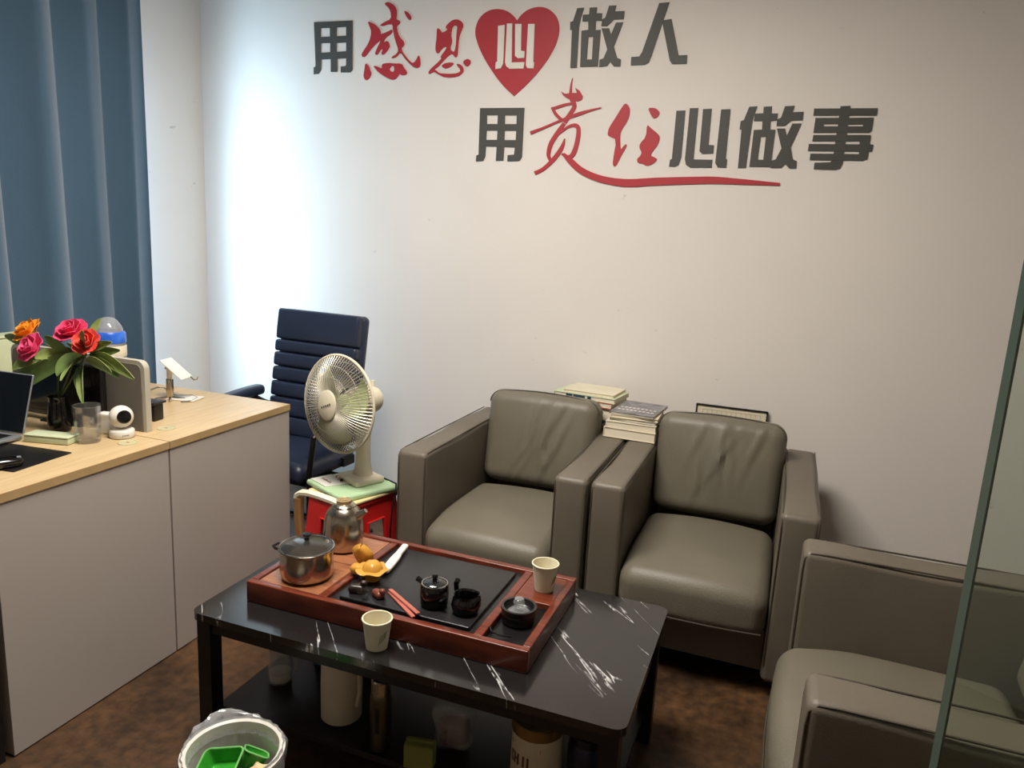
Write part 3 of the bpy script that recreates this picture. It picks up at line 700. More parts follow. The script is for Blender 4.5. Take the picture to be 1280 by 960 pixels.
# ------------------------------------------------------------------ things on the lower shelf
def shelf_at(px, py): p = atZ(px, py, SZ); return p
p = shelf_at(413, 908)
t = thing('vacuum_flask', 'tall off white flask on the table shelf', 'flask', (p.x, p.y+.055, SZ))
MB().lathe([(0,.001),(.052,.001),(.057,.006),(.058,.10),(.057,.17),(.050,.195),(.036,.205),(0,.205)], 36).build('body', M['cream'], t)
MB().lathe([(.036,.205),(.036,.228),(.030,.233),(0,.233)], 28).build('stopper', M['white'], t)
MB().tube([(.056,-.012,.17),(.068,-.016,.165),(.069,-.016,.10),(.058,-.013,.055)], .007, 10).build('handle', M['cream'], t)
p = shelf_at(468, 942)
t = thing('thermos_bottle', 'slim dark steel thermos bottle standing on the table shelf', 'bottle', (p.x, p.y+.03, SZ))
dk = mat('dark_olive_steel', (96,88,68), rough=.3, metal=.8)
MB().lathe([(0,.001),(.027,.001),(.029,.004),(.029,.150),(.027,.160),(.025,.163),(0,.163)], 30).build('body', dk, t)
MB().lathe([(.025,.163),(.026,.168),(.026,.200),(.023,.204),(0,.204)], 30).build('cap', M['metal'], t)
MB().prism([(-.006,.06),(.006,.06),(.006,.13),(-.006,.13)], [], lambda q, d: (q[0]+.006, -.0293-d, q[1]), .0005).build('label', M['blackp'], t, smooth=False)
p = shelf_at(343, 858)
t = thing('glass_jug', 'clear glass jug on the table shelf near the blue box', 'jug', (p.x, p.y+.03, SZ))
MB().lathe([(0,.001),(.030,.001),(.034,.006),(.036,.05),(.032,.10),(.034,.115),(.032,.115),(.030,.10),(.033,.05),(.031,.008),(0,.006)], 30).build('body', M['film'], t)
MB().lathe([(0,.007),(.031,.009),(.033,.035),(0,.036)], 24).build('sediment', M['paper'], t)
MB().tube([(.034,0,.105),(.055,0,.10),(.060,0,.07),(.052,0,.04),(.036,0,.03)], .004, 8).build('handle', M['film'], t)
t = thing('blue_box', 'blue cardboard box at the back of the table shelf', 'box', (-1.18, 1.88, SZ), .15)
bl = mat('blue_card', (44,96,140), rough=.6)
MB().box(-.10,.10,-.06,.06,0,.15).build('carton', bl, t, smooth=False); MB().box(-.102,.102,-.062,.062,.1502,.168).build('lid', bl, t, smooth=False)
p = shelf_at(520, 962)
t = thing('tea_packet', 'upright olive green tea packet at the front of the shelf', 'packet', (p.x, p.y+.02, SZ), .2)
og = mat('olive_card', (128,132,62), rough=.5, var=.1)
MB().rbox((0,0,.033), (.078,.04,.066), .004, (1,1,1), k=2).build('box', og, t); MB().box(-.037,.037,-.002,.002,.0662,.074).build('folded_top', og, t, smooth=False)
t = thing('plastic_bag', 'crumpled clear plastic bag of tea behind the olive packet', 'bag', (p.x+.05, p.y+.12, SZ+.005), .4)
rn = random.Random(4)
MB().rbox((0,0,.07), (.11,.07,.138), .03, (8,5,8), k=3, fn=lambda q: (q.x*(1+.25*sin(q.z*60+q.y*30)*.4), q.y*(1+.3*sin(q.x*70)), q.z*(1+.03*sin(q.x*90)))).build('pouch', M['film'], t)
MB().rbox((0,0,.045), (.085,.05,.08), .022, (3,3,3), k=3).build('tea_leaves', mat('pink_tea', (120,84,84), rough=.8, var=.3, scale=80), t)
p = atZ(664, 975, SZ)
t = thing('tin_can', 'round tin can with a cream printed label on the shelf', 'can', (-.458, 1.585, SZ), 0)
MB().lathe([(0,.001),(.062,.001),(.064,.004),(.064,.172),(.062,.176),(0,.176)], 40).build('body', mat('cream_label', (206,190,164), rough=.5, var=.12, scale=14), t)
MB().lathe([(.0655,.176),(.0665,.18),(.0665,.202),(.063,.206),(.058,.203),(0,.203)], 40).build('lid', mat('brass_lid', (140,112,66), rough=.35, metal=.7), t)
def curved(poly, r, z0, a0, name, m, par):
    mb = MB()
    for P in poly: mb.prism(P, [], lambda q, d: ((r+d)*sin(a0+q[0]/r), -(r+d)*cos(a0+q[0]/r), z0+q[1]), .0006)
    return mb.build(name, m, par, smooth=False)
bars = [[(x, 0),(x+.006, 0),(x+.006,.03),(x,.03)] for x in (0,.012,.024,.040,.052)]+[[(0,.024),(.010,.024),(.010,.03),(0,.03)],[(0,0),(.010,0),(.010,.006),(0,.006)],[(.012,.012),(.030,.012),(.030,.018),(.012,.018)]]
curved(bars, .0642, .10, -.9, 'lettering', mat('brown_print', (92,60,44), rough=.6), t)
curved([[(0,0),(.085,0),(.085,.012),(0,.012)]], .0642, .145, -.9, 'printed_band', mat('orange_print', (170,96,60), rough=.6), t)
t = thing('dark_jar', 'dark blue lidded jar next to the tin can on the shelf', 'jar', (-.335, 1.62, SZ))
MB().lathe([(0,.001),(.05,.001),(.052,.005),(.052,.14),(.046,.155),(0,.155)], 32).build('body', mat('navy_glaze', (30,38,62), rough=.35), t)
MB().lathe([(.046,.155),(.048,.16),(.048,.178),(.042,.183),(0,.183)], 32).build('lid', M['blackp'], t)

# ------------------------------------------------------------------ waste bin
bc = Vector((-1.098, 1.243, 0)); br = .118
t = thing('waste_bin', 'white round waste bin lined with a clear bag on the floor', 'bin', bc)
MB().lathe([(0,.001),(.088,.001),(.092,.004),(.112,.236),(.118,.244),(.118,.254),(.110,.258),(.104,.254),(.103,.24),(.084,.010),(0,.009)], 44).build('body', M['white'], t)
mb = MB(); g = []; rn = random.Random(9)
for i in range(7):
    u = i/6; row = []
    for j in range(49):
        a = 2*pi*j/48
        if u < .5: r = .100+.0*u; z = .225+.07*u; r = .100+.012*(u/.5)
        else: r = .119+.005*sin(a*9); z = .262-.10*(u-.5)/.5*(.7+.3*sin(a*5+1))
        if i == 3: r = .113; z = .263
        r += .0022*sin(a*23+i*2); row.append((r*cos(a), r*sin(a), z))
    g.append(row)
mb.sheet(g, .0008); mb.build('bin_liner', M['film'], t, ang=80)
mb = MB(); g = []
for i in range(9):
    u = i/8; row = []
    for j in range(13):
        a = RD(85+j*9.5); k = sin(pi*j/12)
        r = .119+.024*k*u+.005*sin(a*17+i); z = .232+.036*u*k+.008*sin(u*pi)+.004*sin(a*29+u*5)
        row.append((r*cos(a), r*sin(a), z))
    g.append(row)
mb.sheet(g, .001); mb.build('bag_fold', M['film'], t, ang=80)
def tub(label, loc, rx, ry, rz, s):
    t = thing('food_tub', label, 'tub', loc, 0, 'green plastic tubs in the bin'); t.rotation_euler = (rx, ry, rz)
    mb = MB()
    def L(h, z, rr=.014):
        o = []
        for (sx, sy, a0) in ((1,1,0),(-1,1,90),(-1,-1,180),(1,-1,270)):
            for i in range(5): a = RD(a0+i*22.5); o.append((sx*(h-rr)+rr*cos(a), sy*(h*.8-rr)+rr*sin(a), z))
        return o
    rings = [L(.030*s,.0),L(.034*s,.004),L(.044*s,.040),L(.0425*s,.040),L(.032*s,.006)]
    vs = [q for r in rings for q in r]; n = len(rings[0]); fs = [tuple(range(n)), tuple((len(rings)-1)*n+i for i in range(n))]
    for j in range(len(rings)-1):
        for i in range(n): fs.append((j*n+i, j*n+(i+1)%n, (j+1)*n+(i+1)%n, (j+1)*n+i))
    mb.add(vs, fs); mb.build('tray', M['greengl'], t)
    MB().tube(L(.0445*s,.0405), .0025, 6, closed=True).build('rim', mat('pale_green_rim', (120,190,110), rough=.2), t)
tub('bright green plastic tub lying open on top in the bin', (bc.x-.024, bc.y-.004, .184), RD(16), RD(-12), .25, 1.12)
tub('bright green plastic tub tilted behind the open one in the bin', (bc.x+.010, bc.y+.040, .178), RD(-22), RD(26), .5, .68)
for k, (dx, dy, s, c, lab) in enumerate(((.058,.018,.022,(222,196,150),'crumpled cream tissue in the bin next to the green tub'), (.068,-.014,.017,(206,160,64),'crumpled yellow wrapper in the bin beside the tissue'), (.046,-.046,.021,(214,202,188),'crumpled white tissue near the rim of the bin'))):
    rn = random.Random(k); ph = [rn.uniform(0,6) for _ in range(6)]
    o = MB().rbox((0,0,0), (s*2.0,s*1.7,s*1.3), s*.5, (5,5,4), k=3, fn=lambda q, s=s, ph=ph: tuple(q*(1+.22*sin(q.x*160+ph[0])*sin(q.y*170+ph[1])+.15*sin(q.z*210+ph[2])))).build('crumpled_tissue' if k != 1 else 'crumpled_wrapper', mat('crumple', c, rough=.7, var=.15, scale=60), ang=25)
    o.location = (bc.x+dx, bc.y+dy, .204+.004*k); tag(o, lab, 'tissue' if k != 1 else 'wrapper')
o = MB().lathe([(0,.012),(.080,.012),(.088,.14),(.06,.152),(0,.145)], 28).build('rubbish', mat('rubbish', (60,62,52), rough=.8, c2=(30,34,28), scale=50)); o.location = bc
o['kind'] = 'stuff'; tag(o, 'dark loose rubbish filling the white bin', 'rubbish')

# ------------------------------------------------------------------ stool and fan
ST = .452
st = thing('stool', 'red plastic stool under the table fan', 'stool', (-1.515, 2.415, 0), RD(-14))
slab_ = MB().rbox((0,0,ST-.012), (.25,.25,.024), .010, (1,1,1), k=3).build('seat', M['red'], st)
for k in range(4):
    mb = MB(); a = k*pi/2
    out = [(-.118,ST-.02),(.118,ST-.02),(.150,0),(.112,0),(.098,.12),(-.098,.12),(-.112,0),(-.150,0)]
    hole = [(-.040,.36),(.040,.36),(.045,.22),(-.045,.22)]
    def to3(p, d):
        off = .118+(ST-.02-p[1])*.075-d; v = Vector((p[0], -off, p[1])); v.rotate(Matrix.Rotation(a, 3, 'Z')); return v
    mb.prism(out, [hole], to3, .004); sp = mb.build('side_panel', M['red'], st, smooth=False)
    mb = MB(); L = [Vector(to3(p, -.003)) for p in ((-.043,.363),(.043,.363),(.048,.217),(-.048,.217))]; mb.tube(L, .005, 6, closed=True); mb.build('slot_lip', M['red'], sp)
pad = thing('cardboard_sheet', 'cream cardboard sheet between red stool and fan', 'cardboard', (-1.508, 2.41, ST+.0003), RD(-16))
MB().rbox((0,0,.005), (.246,.246,.010), .003, (1,1,1), k=2).build('sheet', mat('cream_card', (224,206,150), rough=.7), pad)
FZ = ST+.0108
f = thing('table_fan', 'cream and pale green table fan standing on the red stool', 'fan', (-1.520, 2.42, FZ), RD(-26))
bs = MB().rbox((0,0,.011), (.262,.262,.022), .009, (2,2,1), k=3, fn=lambda q: (q.x, q.y, q.z*(1))).build('base', M['green'], f)
cp = MB().prism([(-.118,-.118),(-.005,-.118),(.012,-.02),(-.060,.005),(-.118,-.03)], [], lambda p, d: (p[0], p[1], .0222+d), .004).build('control_panel', M['white'], f, smooth=False)
mb = MB()
for i, (x, h) in enumerate(((-.095,.012),(-.083,.008),(-.074,.012),(-.064,.008),(-.055,.008),(-.045,.012),(-.036,.008))): mb.box(x, x+.006, -.085, -.085+h, .0263, .0266)
mb.build('lettering', mat('dark_red_print', (110,30,30), rough=.5), cp, smooth=False)
for i in range(3): MB().lathe([(.006,.0),(.0065,.003),(.0055,.010),(0,.011)], 14, c=(-.075+i*.026, -.030-.004*i, .0262)).build('knob', M['blackp'] if i == 2 else M['cream'], cp)
MB().rbox((0,0,0), (.15,.13,.028), .012, (3,3,1), k=3, M=T(0,.035,.034)).build('pedestal', M['cream'], f)
g = [(.046,.045),(.040,.06),(.034,.09),(.032,.15),(.033,.22),(.036,.26)]
MB().lathe(g, 24, c=(0,.045,0), sy=.85).build('post', M['cream'], f)
hd = bpy.data.objects.new('fan_head', None); C.objects.link(hd); hd.parent = f; hd.location = (0,.045,.345); hd.rotation_euler = (RD(4), 0, RD(14))
bpy.data.objects.remove(hd)
HM = T(0,.045,.345, rx=RD(-3), rz=RD(12))   # head frame: faces -Y
def hbuild(mb, name, m, par=None, **k):
    mb.v = [tuple(HM @ Vector(p)) for p in mb.v]; return mb.build(name, m, par or f, **k)
RG = .183
def lat(prof, n=32): # lathe about the local Y axis
    return MB().lathe(prof, n, M=Matrix.Rotation(RD(90), 4, 'X'))      # z -> -y (front)
hbuild(lat([(0,-.075),(.030,-.073),(.048,-.058),(.056,-.025),(.056,.04),(.050,.065),(.040,.080),(0,.080)]), 'motor_housing', M['cream'])
hbuild(MB().tube([(0,.045,.045),(0,.045,.075)], [.010,.008], 12), 'oscillation_knob', M['cream'])
hbuild(MB().rbox((0,0,-.075), (.05,.06,.06), .014, (1,1,1), k=3), 'neck_joint', M['cream'])
yr = -.130
wire = mat('fan_wire', (186,180,164), rough=.35, metal=.4)
def grille(front):
    mb = MB(); n = 84
    for i in range(n):
        a = 2*pi*i/n; pts = []
        for k in range(7):
            u = k/6; r = (.045 if front else .055)+(RG-(.045 if front else .055))*u
            bul = (-.052 if front else .050)*(1-u**2.6)
            pts.append((r*cos(a), yr+bul-(0 if not front else .001), r*sin(a)))
        mb.tube(pts, .0015, 4)
    for rr_, uu_ in ((.105,.44),(.145,.72)) if front else ((.12,.5),(.155,.78)):
        bul = (-.052 if front else .050)*(1-uu_**2.6)
        mb.tube([(rr_*cos(i*pi/30), yr+bul, rr_*sin(i*pi/30)) for i in range(60)], .0013, 5, closed=True)
    return hbuild(mb, 'front_grille' if front else 'rear_grille', wire)
fg = grille(True); grille(False)
hbuild(MB().tube([(RG*cos(i*pi/36), yr, RG*sin(i*pi/36)) for i in range(72)], .0055, 8, closed=True), 'grille_rim', M['cream'])
hub = hbuild(MB().lathe([(.046,.0),(.046,.006),(.040,.010),(0,.011)], 36, M=T(0,yr-.052,0) @ Matrix.Rotation(RD(90), 4, 'X'), sy=1.25), 'badge', M['cream'], fg)
mb = MB()
for i in range(5): mb.box(-.022+i*.010, -.016+i*.010, yr-.0645, yr-.0632, -.005+.0045*(i-2), .003+.0045*(i-2))
hbuild(mb, 'lettering', mat('grey_print', (90,90,84), rough=.5), fg, smooth=False)
bm_ = mat('translucent_blade', (196,206,150), rough=.25, trans=.25, var=.04)
for k in range(3):
    g = []
    for i in range(9):
        u = i/8; r = .032+.125*u; row = []
        for j in range(9):
            v = j/8-.5; a = 2*pi*k/3 + v*(1.25-.15*u) + .35*u; rr_ = r*(1-.12*(2*abs(v))**3*u)
            row.append((rr_*cos(a), yr+.004+.042*v, rr_*sin(a)))
        g.append(row)
    hbuild(MB().sheet(g, .0025), 'blade', bm_)
hbuild(MB().lathe([(.034,-.028),(.034,.016),(.026,.024),(0,.026)], 28, M=T(0,yr+.004,0) @ Matrix.Rotation(RD(90), 4, 'X')), 'hub', bm_)
mb = MB(); mb.tube([(.03,.11,.03),(.07,.125,.022),(.12,.12,.026),(.150,.10,.01),(.156,.08,-.05),(.16,.07,-.15),(.165,.065,-.30),(.17,.07,-.455)], .0035, 8); mb.build('power_cord', M['blackp'], f)

# ------------------------------------------------------------------ office chair
t = thing('office_chair', 'black ribbed leather office chair against the bright wall', 'chair', (-2.05, 2.81, 0), RD(-3))
Wc = .48
Mb = T(0, .075, .47, rx=RD(-9))
mb = MB()
def chb(q):
    u = q.x/(Wc/2); return (q.x, q.y + .030*u*u*(-1) if q.y < 0 else q.y, q.z)
mb.rbox((0,.02,.30), (Wc, .055, .60), .025, (6,1,6), k=3, fn=None, M=Mb); bk = mb.build('backrest', M['bleather'], t)
ribs = [(.005,.085),(.093,.085),(.181,.072),(.256,.066),(.325,.066),(.394,.056),(.453,.145)]
for (z0, h) in ribs:
    mb = MB(); w2 = Wc-.02
    mb.rbox((0,-.018,z0+h/2), (w2, .05, h), min(.012, h*.2), (10,1,4), k=3, fn=lambda q, w2=w2, h=h: (q.x, q.y-(.005*(1-(2*q.z/h)**2) if q.y < 0 else 0)*(1-.5*(2*q.x/w2)**4), q.z), M=Mb)
    mb.build('back_rib', M['bleather'], bk)
mb = MB(); mb.rbox((0,-.10,.425), (.49,.40,.085), .04, (10,10,2), k=4, fn=lambda q: (q.x, q.y, q.z+(.016*(1-(q.x/.245)**2) if q.z > 0 else 0)-.03*max(0,-q.y/.25-.5)**2)); mb.build('seat', M['bleather'], t)
for s in (-1, 1):
    x = s*.285
    MB().rbox((0,0,0), (.062,.34,.05), .022, (2,8,1), k=4, fn=lambda q: (q.x, q.y, q.z+.018*sin((q.y+.05)*9)*.6), M=T(x,-.10,.665)).build('armrest', M['bleather'], t)
    fr = [(x,.02,.645),(x,-.22,.64),(x,-.265,.60),(x*.95,-.275,.45),(x*.93,-.27,.10),(x*.92,-.25,.03),(x*.92,-.20,.016),(x*.92,.20,.016)]
    MB().tube(fr, .0125, 10).build('frame_tube', M['blackm'] if s > 0 else M['blackm'], t)
    MB().tube([(x,.02,.645),(x*.9,.055,.62),(x*.8,.09,.60)], .011, 8).build('arm_bracket', M['blackm'], t)
MB().tube([(-.262,.20,.016),(-.10,.215,.016),(.10,.215,.016),(.262,.20,.016)], .0125, 10).build('rear_bar', M['blackm'], t)
MB().box(-.26,.26,-.25,-.05,.368,.382).build('seat_plate', M['blackm'], t, smooth=False)
MB().box(-.26,.26,-.02,.06,.40,.44).build('back_bracket', M['blackm'], t, smooth=False)

# ------------------------------------------------------------------ books
def book(label, x0, x1, y0, y1, z0, h, cov, rz=0, grp='books on the armchairs', pages_front=True):
    cx_, cy_ = (x0+x1)/2, (y0+y1)/2; t = thing('book', label, 'book', (cx_, cy_, z0), rz, grp)
    wx, wy = (x1-x0)/2, (y1-y0)/2; c = .0018
    MB().box(-wx+.004, wx-.002, -wy+.003, wy-.003, c, h-c).build('pages', M['page'], t, smooth=False)
    mb = MB(); mb.box(-wx, wx, -wy, wy, 0, c).box(-wx, wx, -wy, wy, h-c, h).box(-wx, -wx+.003, -wy, wy, c, h-c); mb.build('cover', cov, t, smooth=False)
    return t
cvw = mat('cream_cover', (218,208,182), rough=.5); cvr = mat('red_cover', (176,58,48), rough=.45); cvd = mat('grey_cover', (88,86,90), rough=.4, c2=(150,148,150), scale=30)
cvb = mat('teal_cover', (44,70,84), rough=.4); cvg = mat('pale_green_cover', (196,204,168), rough=.5)
ARM = .6562
b = book('thick cream paged book at the bottom of the stack on the armrests', -.668, -.450, 2.998, 3.17, ARM, .040, cvw, -.03)
book('cream paged book second from the bottom of the armrest stack', -.664, -.454, 3.0, 3.17, ARM+.0405, .028, cvw, .01)
book('thin grey booklet near the top of the armrest stack', -.648, -.452, 3.02, 3.20, ARM+.069, .012, cvd, -.05)
book('white paged magazine under the top of the armrest stack', -.652, -.454, 3.02, 3.21, ARM+.0815, .014, cvw, .03)
t = book('grey covered magazine lying on top of the armrest stack', -.645, -.458, 3.02, 3.27, ARM+.096, .010, cvd, -.08)
mb = MB()
for i in range(9): mb.box(-.08+i*.018, -.068+i*.018, -.02, -.006, .0101, .0104)
mb.build('title_line', M['wletter'], t, smooth=False)
mb = MB()
for i in range(9): mb.box(-.08+i*.018, -.068+i*.018, -.065, -.051, .0101, .0104)
mb.build('title_line', M['wletter'], t, smooth=False)
BKZ = .684
g2 = 'books on the armchair back'
book('grey covered book at the bottom of the pile on the armchair back', -.955, -.665, 3.165, 3.375, BKZ, .056, cvd, -.10, g2)
book('red covered book in the pile on the armchair back', -.95, -.66, 3.160, 3.365, BKZ+.0565, .024, cvr, -.14, g2)
t = book('pale green book with dark spine blocks on the armchair back', -.94, -.65, 3.160, 3.36, BKZ+.081, .020, cvg, -.12, g2)
mb = MB()
for (a, b_) in ((-.085,-.055),(-.050,.005),(.018,.035)): mb.box(a, b_, -.1010, -.1003, .002, .018)
mb.build('spine_blocks', cvb, t, smooth=False)
book('thin cream notebook on top of the pile on the armchair back', -.90, -.665, 3.175, 3.36, BKZ+.1015, .012, cvw, -.08, g2)

# ------------------------------------------------------------------ picture frame leaning on the wall behind the armchair
t = thing('picture_frame', 'dark framed paper chart leaning on the wall behind the armchair', 'picture frame', (-.187, 3.330, .0005), 0)
t.rotation_euler = (RD(-5.0), 0, 0)
fw_, fh_ = .155, .765
mb = MB(); mb.box(-fw_, fw_, 0, .018, fh_-.006, fh_).box(-fw_, fw_, 0, .018, 0, .014).box(-fw_, -fw_+.006, 0, .018, .014, fh_-.006).box(fw_-.006, fw_, 0, .018, .014, fh_-.006)
mb.build('frame', M['blackm'], t, smooth=False)
sh = slab('paper', -fw_+.006, fw_-.006, .006, .012, .014, fh_-.006, m=cvw, parent=t)
mb = MB()
for i in range(13): x = -fw_+.03+i*.0208; mb.box(x, x+.0012, .0052, .0058, .4, fh_-.022)
for i in range(16): z = fh_-.022-i*.02; mb.box(-fw_+.03, fw_-.03, .0052, .0058, z-.0012, z)
mb.build('printed_grid', mat('grid_print', (150,138,110), rough=.7), sh, smooth=False)

# ------------------------------------------------------------------ desk screen and electronics
p = atZ(183, 541, DZ)
dvx, dvy = p.x, p.y
t = thing('desk_screen', 'grey rounded desk screen standing on the seam between desks', 'desk screen', (dvx, dvy, DZ))
zt_ = .242
def outline(x0, x1, z0, z1, r):
    L = [(x0, z0), (x1, z0)]
    for i in range(7): a = RD(i*15); L.append((x1-r+r*cos(a), z1-r+r*sin(a)))
    for i in range(7): a = RD(90+i*15); L.append((x0+r+r*cos(a), z1-r+r*sin(a)))
    return L
ob = outline(-.62, 0, 0, zt_, .03); ib = outline(-.607, -.013, .0, zt_-.013, .02)
grp_ = mat('grey_felt', (112,106,96), rough=.7, var=.06); edg = mat('pale_grey_edge', (178,172,156), rough=.5)
MB().prism(ob, [], lambda p, d: (p[0], .003+d, p[1]), .022).build('edge_frame', edg, t)
MB().prism(ib, [], lambda p, d: (p[0], -.0005+d, p[1]), .004).build('panel', grp_, t)
# monitor seen as a dark screen behind the flowers
a_ = atZ(112, 545, DZ)
t = thing('monitor', 'black monitor standing in front of the grey desk screen', 'monitor', (a_.x-.20, dvy-.040, DZ), RD(2))
MB().rbox((0,0,.125), (.36,.022,.185), .006, (1,1,1), k=2).build('casing', M['blackp'], t)
slab('screen_panel', -.172, .172, -.0118, -.0112, .040, .210, m=M['blackg'], parent=t)
MB().box(-.02,.02,.012,.022,.006,.12).build('neck', M['blackp'], t, smooth=False)
MB().rbox((0,.0,.003), (.18,.05,.006), .0025, (1,1,1), k=2).build('foot', M['blackp'], t)
# laptop
h0 = atZ(25, 549, DZ+.016); h1 = atZ(-60, 560, DZ+.016)
t = thing('laptop', 'silver laptop with a dark open lid on the desk edge', 'laptop', (h0.x-.185, h0.y+.02, DZ), RD(4))
silver = mat('silver_case', (158,164,170), rough=.3, metal=.6)
bs = MB().rbox((0,-.105,.0115), (.31,.21,.013), .005, (1,1,1), k=2).build('base', silver, t)
slab('keyboard', -.135, .135, -.12, -.02, .0181, .0188, m=M['blackp'], parent=bs)
slab('touchpad', -.045, .045, -.195, -.135, .0181, .0184, m=M['chrome'], parent=bs)
for sx in (-1,1): MB().box(sx*.12-.012, sx*.12+.012, -.19, -.01, 0, .006).build('foot', M['blackp'], bs, smooth=False)
Ml = T(0,.004,.018, rx=RD(-16))
ld = MB().rbox((0,0,.095), (.31,.007,.19), .003, (1,1,1), k=2, M=Ml).build('lid', silver, t)
MB().box(-.1535,.1535,-.0045,-.0037,.004,.187, M=Ml).build('screen', M['blackg'], ld, smooth=False)
# desk mat and mouse
q = atZ(78, 570, DZ)
t = thing('desk_mat', 'black mouse mat under the laptop corner', 'mat', (q.x-.17, q.y-.085, DZ+.0001), RD(6))
MB().rbox((0,0,.0014), (.36,.20,.0028), .0013, (1,1,1), k=2).build('pad', M['blackp'], t)
t.location.z = DZ+.0001
q = atZ(2, 586, DZ)
t = thing('mouse', 'small computer mouse on the black mat', 'mouse', (q.x, q.y+.01, DZ+.0032), RD(70))
MB().rbox((0,0,.013), (.088,.052,.026), .012, (6,4,2), k=4, fn=lambda v: (v.x, v.y*(1-.15*(v.x/.05)**2), v.z*(1-.35*max(0,v.x/.05)) if v.z > 0 else v.z)).build('shell', M['blackg'], t)
MB().tube([(.030,0,.022),(.040,0,.021)], .004, 8).build('scroll_wheel', silver, t)
# note box
q = atZ(60, 556, DZ)
t = thing('note_box', 'flat pale green box lying behind the mouse mat', 'box', (q.x-.02, q.y+.03, DZ), RD(14))
MB().rbox((0,0,.0105), (.15,.055,.021), .004, (1,1,1), k=2).build('tray', cvg, t); MB().rbox((0,0,.0235), (.152,.057,.005), .002, (1,1,1), k=2).build('lid', cvg, t)
# drinking glass
q = atZ(107, 553, DZ)
t = thing('drinking_glass', 'clear faceted drinking glass on the maple desk', 'glass', (q.x, q.y+.012, DZ))
n = 12
def facet(prof): return MB().lathe(prof, n)
hazed_glass = milky('tumbler_glass', .03)  # faint white mixed into the glass stands in for pale reflections
for nd in hazed_glass.node_tree.nodes:
    if nd.type == 'MAP_RANGE': nd.inputs[3].default_value = .16
facet([(0,0),(.034,0),(.036,.006),(.041,.118),(.0395,.119),(.0380,.118),(.033,.016),(0,.014)]).build('tumbler', hazed_glass, t, smooth=False)
MB().tube([(.0405*cos(i*pi/18), .0405*sin(i*pi/18), .119) for i in range(36)], .0012, 6, closed=True).build('rim', hazed_glass, t)
# white carton behind the glass
q = atZ(131, 548, DZ)
t = thing('white_carton', 'small white carton between drinking glass and camera', 'carton', (q.x-.045, q.y+.050, DZ), .2)
MB().rbox((0,0,.035), (.046,.034,.07), .004, (1,1,1), k=2).build('box', M['white'], t); MB().box(-.020,.020,-.0174,-.0171,.05,.064).build('label', cvw, t, smooth=False)
# security camera
q = atZ(149, 547, DZ)
t = thing('security_camera', 'round white security camera with black lens on the desk', 'camera', (q.x, q.y+.012, DZ), RD(64))
MB().lathe([(0,.001),(.036,.001),(.038,.004),(.038,.022),(.036,.026),(.024,.030),(0,.030)], 36).build('base', M['white'], t)
hdm = T(0,0,.068)
MB().lathe([(.0,-.037)]+[(.037*sin(RD(a)), -.037*cos(RD(a))) for a in range(10,171,10)]+[(0,.037)], 32, M=hdm).build('head', M['white'], t)
ln_ = MB().lathe([(.021,.0305),(.022,.032),(.019,.0365),(.008,.038),(0,.038)], 28, M=hdm @ Matrix.Rotation(RD(80), 4, 'X')).build('lens', M['blackg'], t)
MB().lathe([(.006,.0378),(.005,.0392),(0,.0392)], 16, M=hdm @ Matrix.Rotation(RD(80), 4, 'X')).build('lens_glass', M['glass'], ln_)
mb = MB()
for i in range(6): mb.box(-.010+i*.0036, -.0078+i*.0036, -.0388, -.0380, .011, .0145)
mb.build('lettering', mat('grey_mark', (120,118,112), rough=.5), t, smooth=False)
MB().box(-.014,.014,-.010,.010,.028,.036).build('neck', M['white'], t, smooth=False)
# black adapter box behind the screen
q = atZ(190, 528, DZ)
t = thing('power_adapter', 'black power adapter box behind the grey desk screen', 'adapter', (q.x-.035, q.y+.03, DZ), .1)
MB().rbox((0,0,.03), (.07,.05,.06), .005, (1,1,1), k=2).build('casing', M['blackp'], t); MB().rbox((0,0,.0645), (.085,.065,.008), .003, (1,1,1), k=2).build('cap', M['blackp'], t)
# phone stand
q = atZ(224, 500, DZ)
t = thing('phone_stand', 'white adjustable phone stand with tilted plate on the desk', 'phone stand', (q.x-.035, q.y-.01, DZ), RD(12))
MB().rbox((.045,.03,.003), (.12,.085,.006), .0025, (1,1,1), k=2).build('base_plate', M['white'], t)
for a in (-150, -60, 20): MB().tube([(0,0,.008),(.055*cos(RD(a)), .055*sin(RD(a)), .004)], [.006,.004], 8).build('foot', M['metal'], t)
MB().rbox((0,0,.045), (.024,.018,.078), .003, (1,1,1), k=2).build('lower_post', M['metal'], t)
MB().rbox((0,0,.105), (.019,.013,.045), .003, (1,1,1), k=2).build('upper_post', M['white'], t)
MB().rbox((0,0,.126), (.032,.020,.010), .004, (1,1,1), k=2).build('hinge', M['white'], t)
pl = MB().rbox((0,0,0), (.115,.075,.007), .003, (1,1,1), k=2, M=T(.030,.0,.126,ry=RD(38),rz=RD(0))).build('plate', M['white'], t)
MB().tube([(.078,.02,.095),(.092,.02,.083),(.104,.02,.086),(.108,.02,.098)], .003, 8).build('lip_hook', M['metal'], t)
tag(MB().tube([tuple(atZ(a_, b_, DZ+.004)) for a_, b_ in ((183,489),(196,484),(207,485),(214,492),(222,495),(240,494),(247,497),(240,501),(226,502))], .003, 6).build('charging_cable', mat('grey_cable', (120,116,108), rough=.5)), 'thin grey charging cable looping around the phone stand', 'cable')

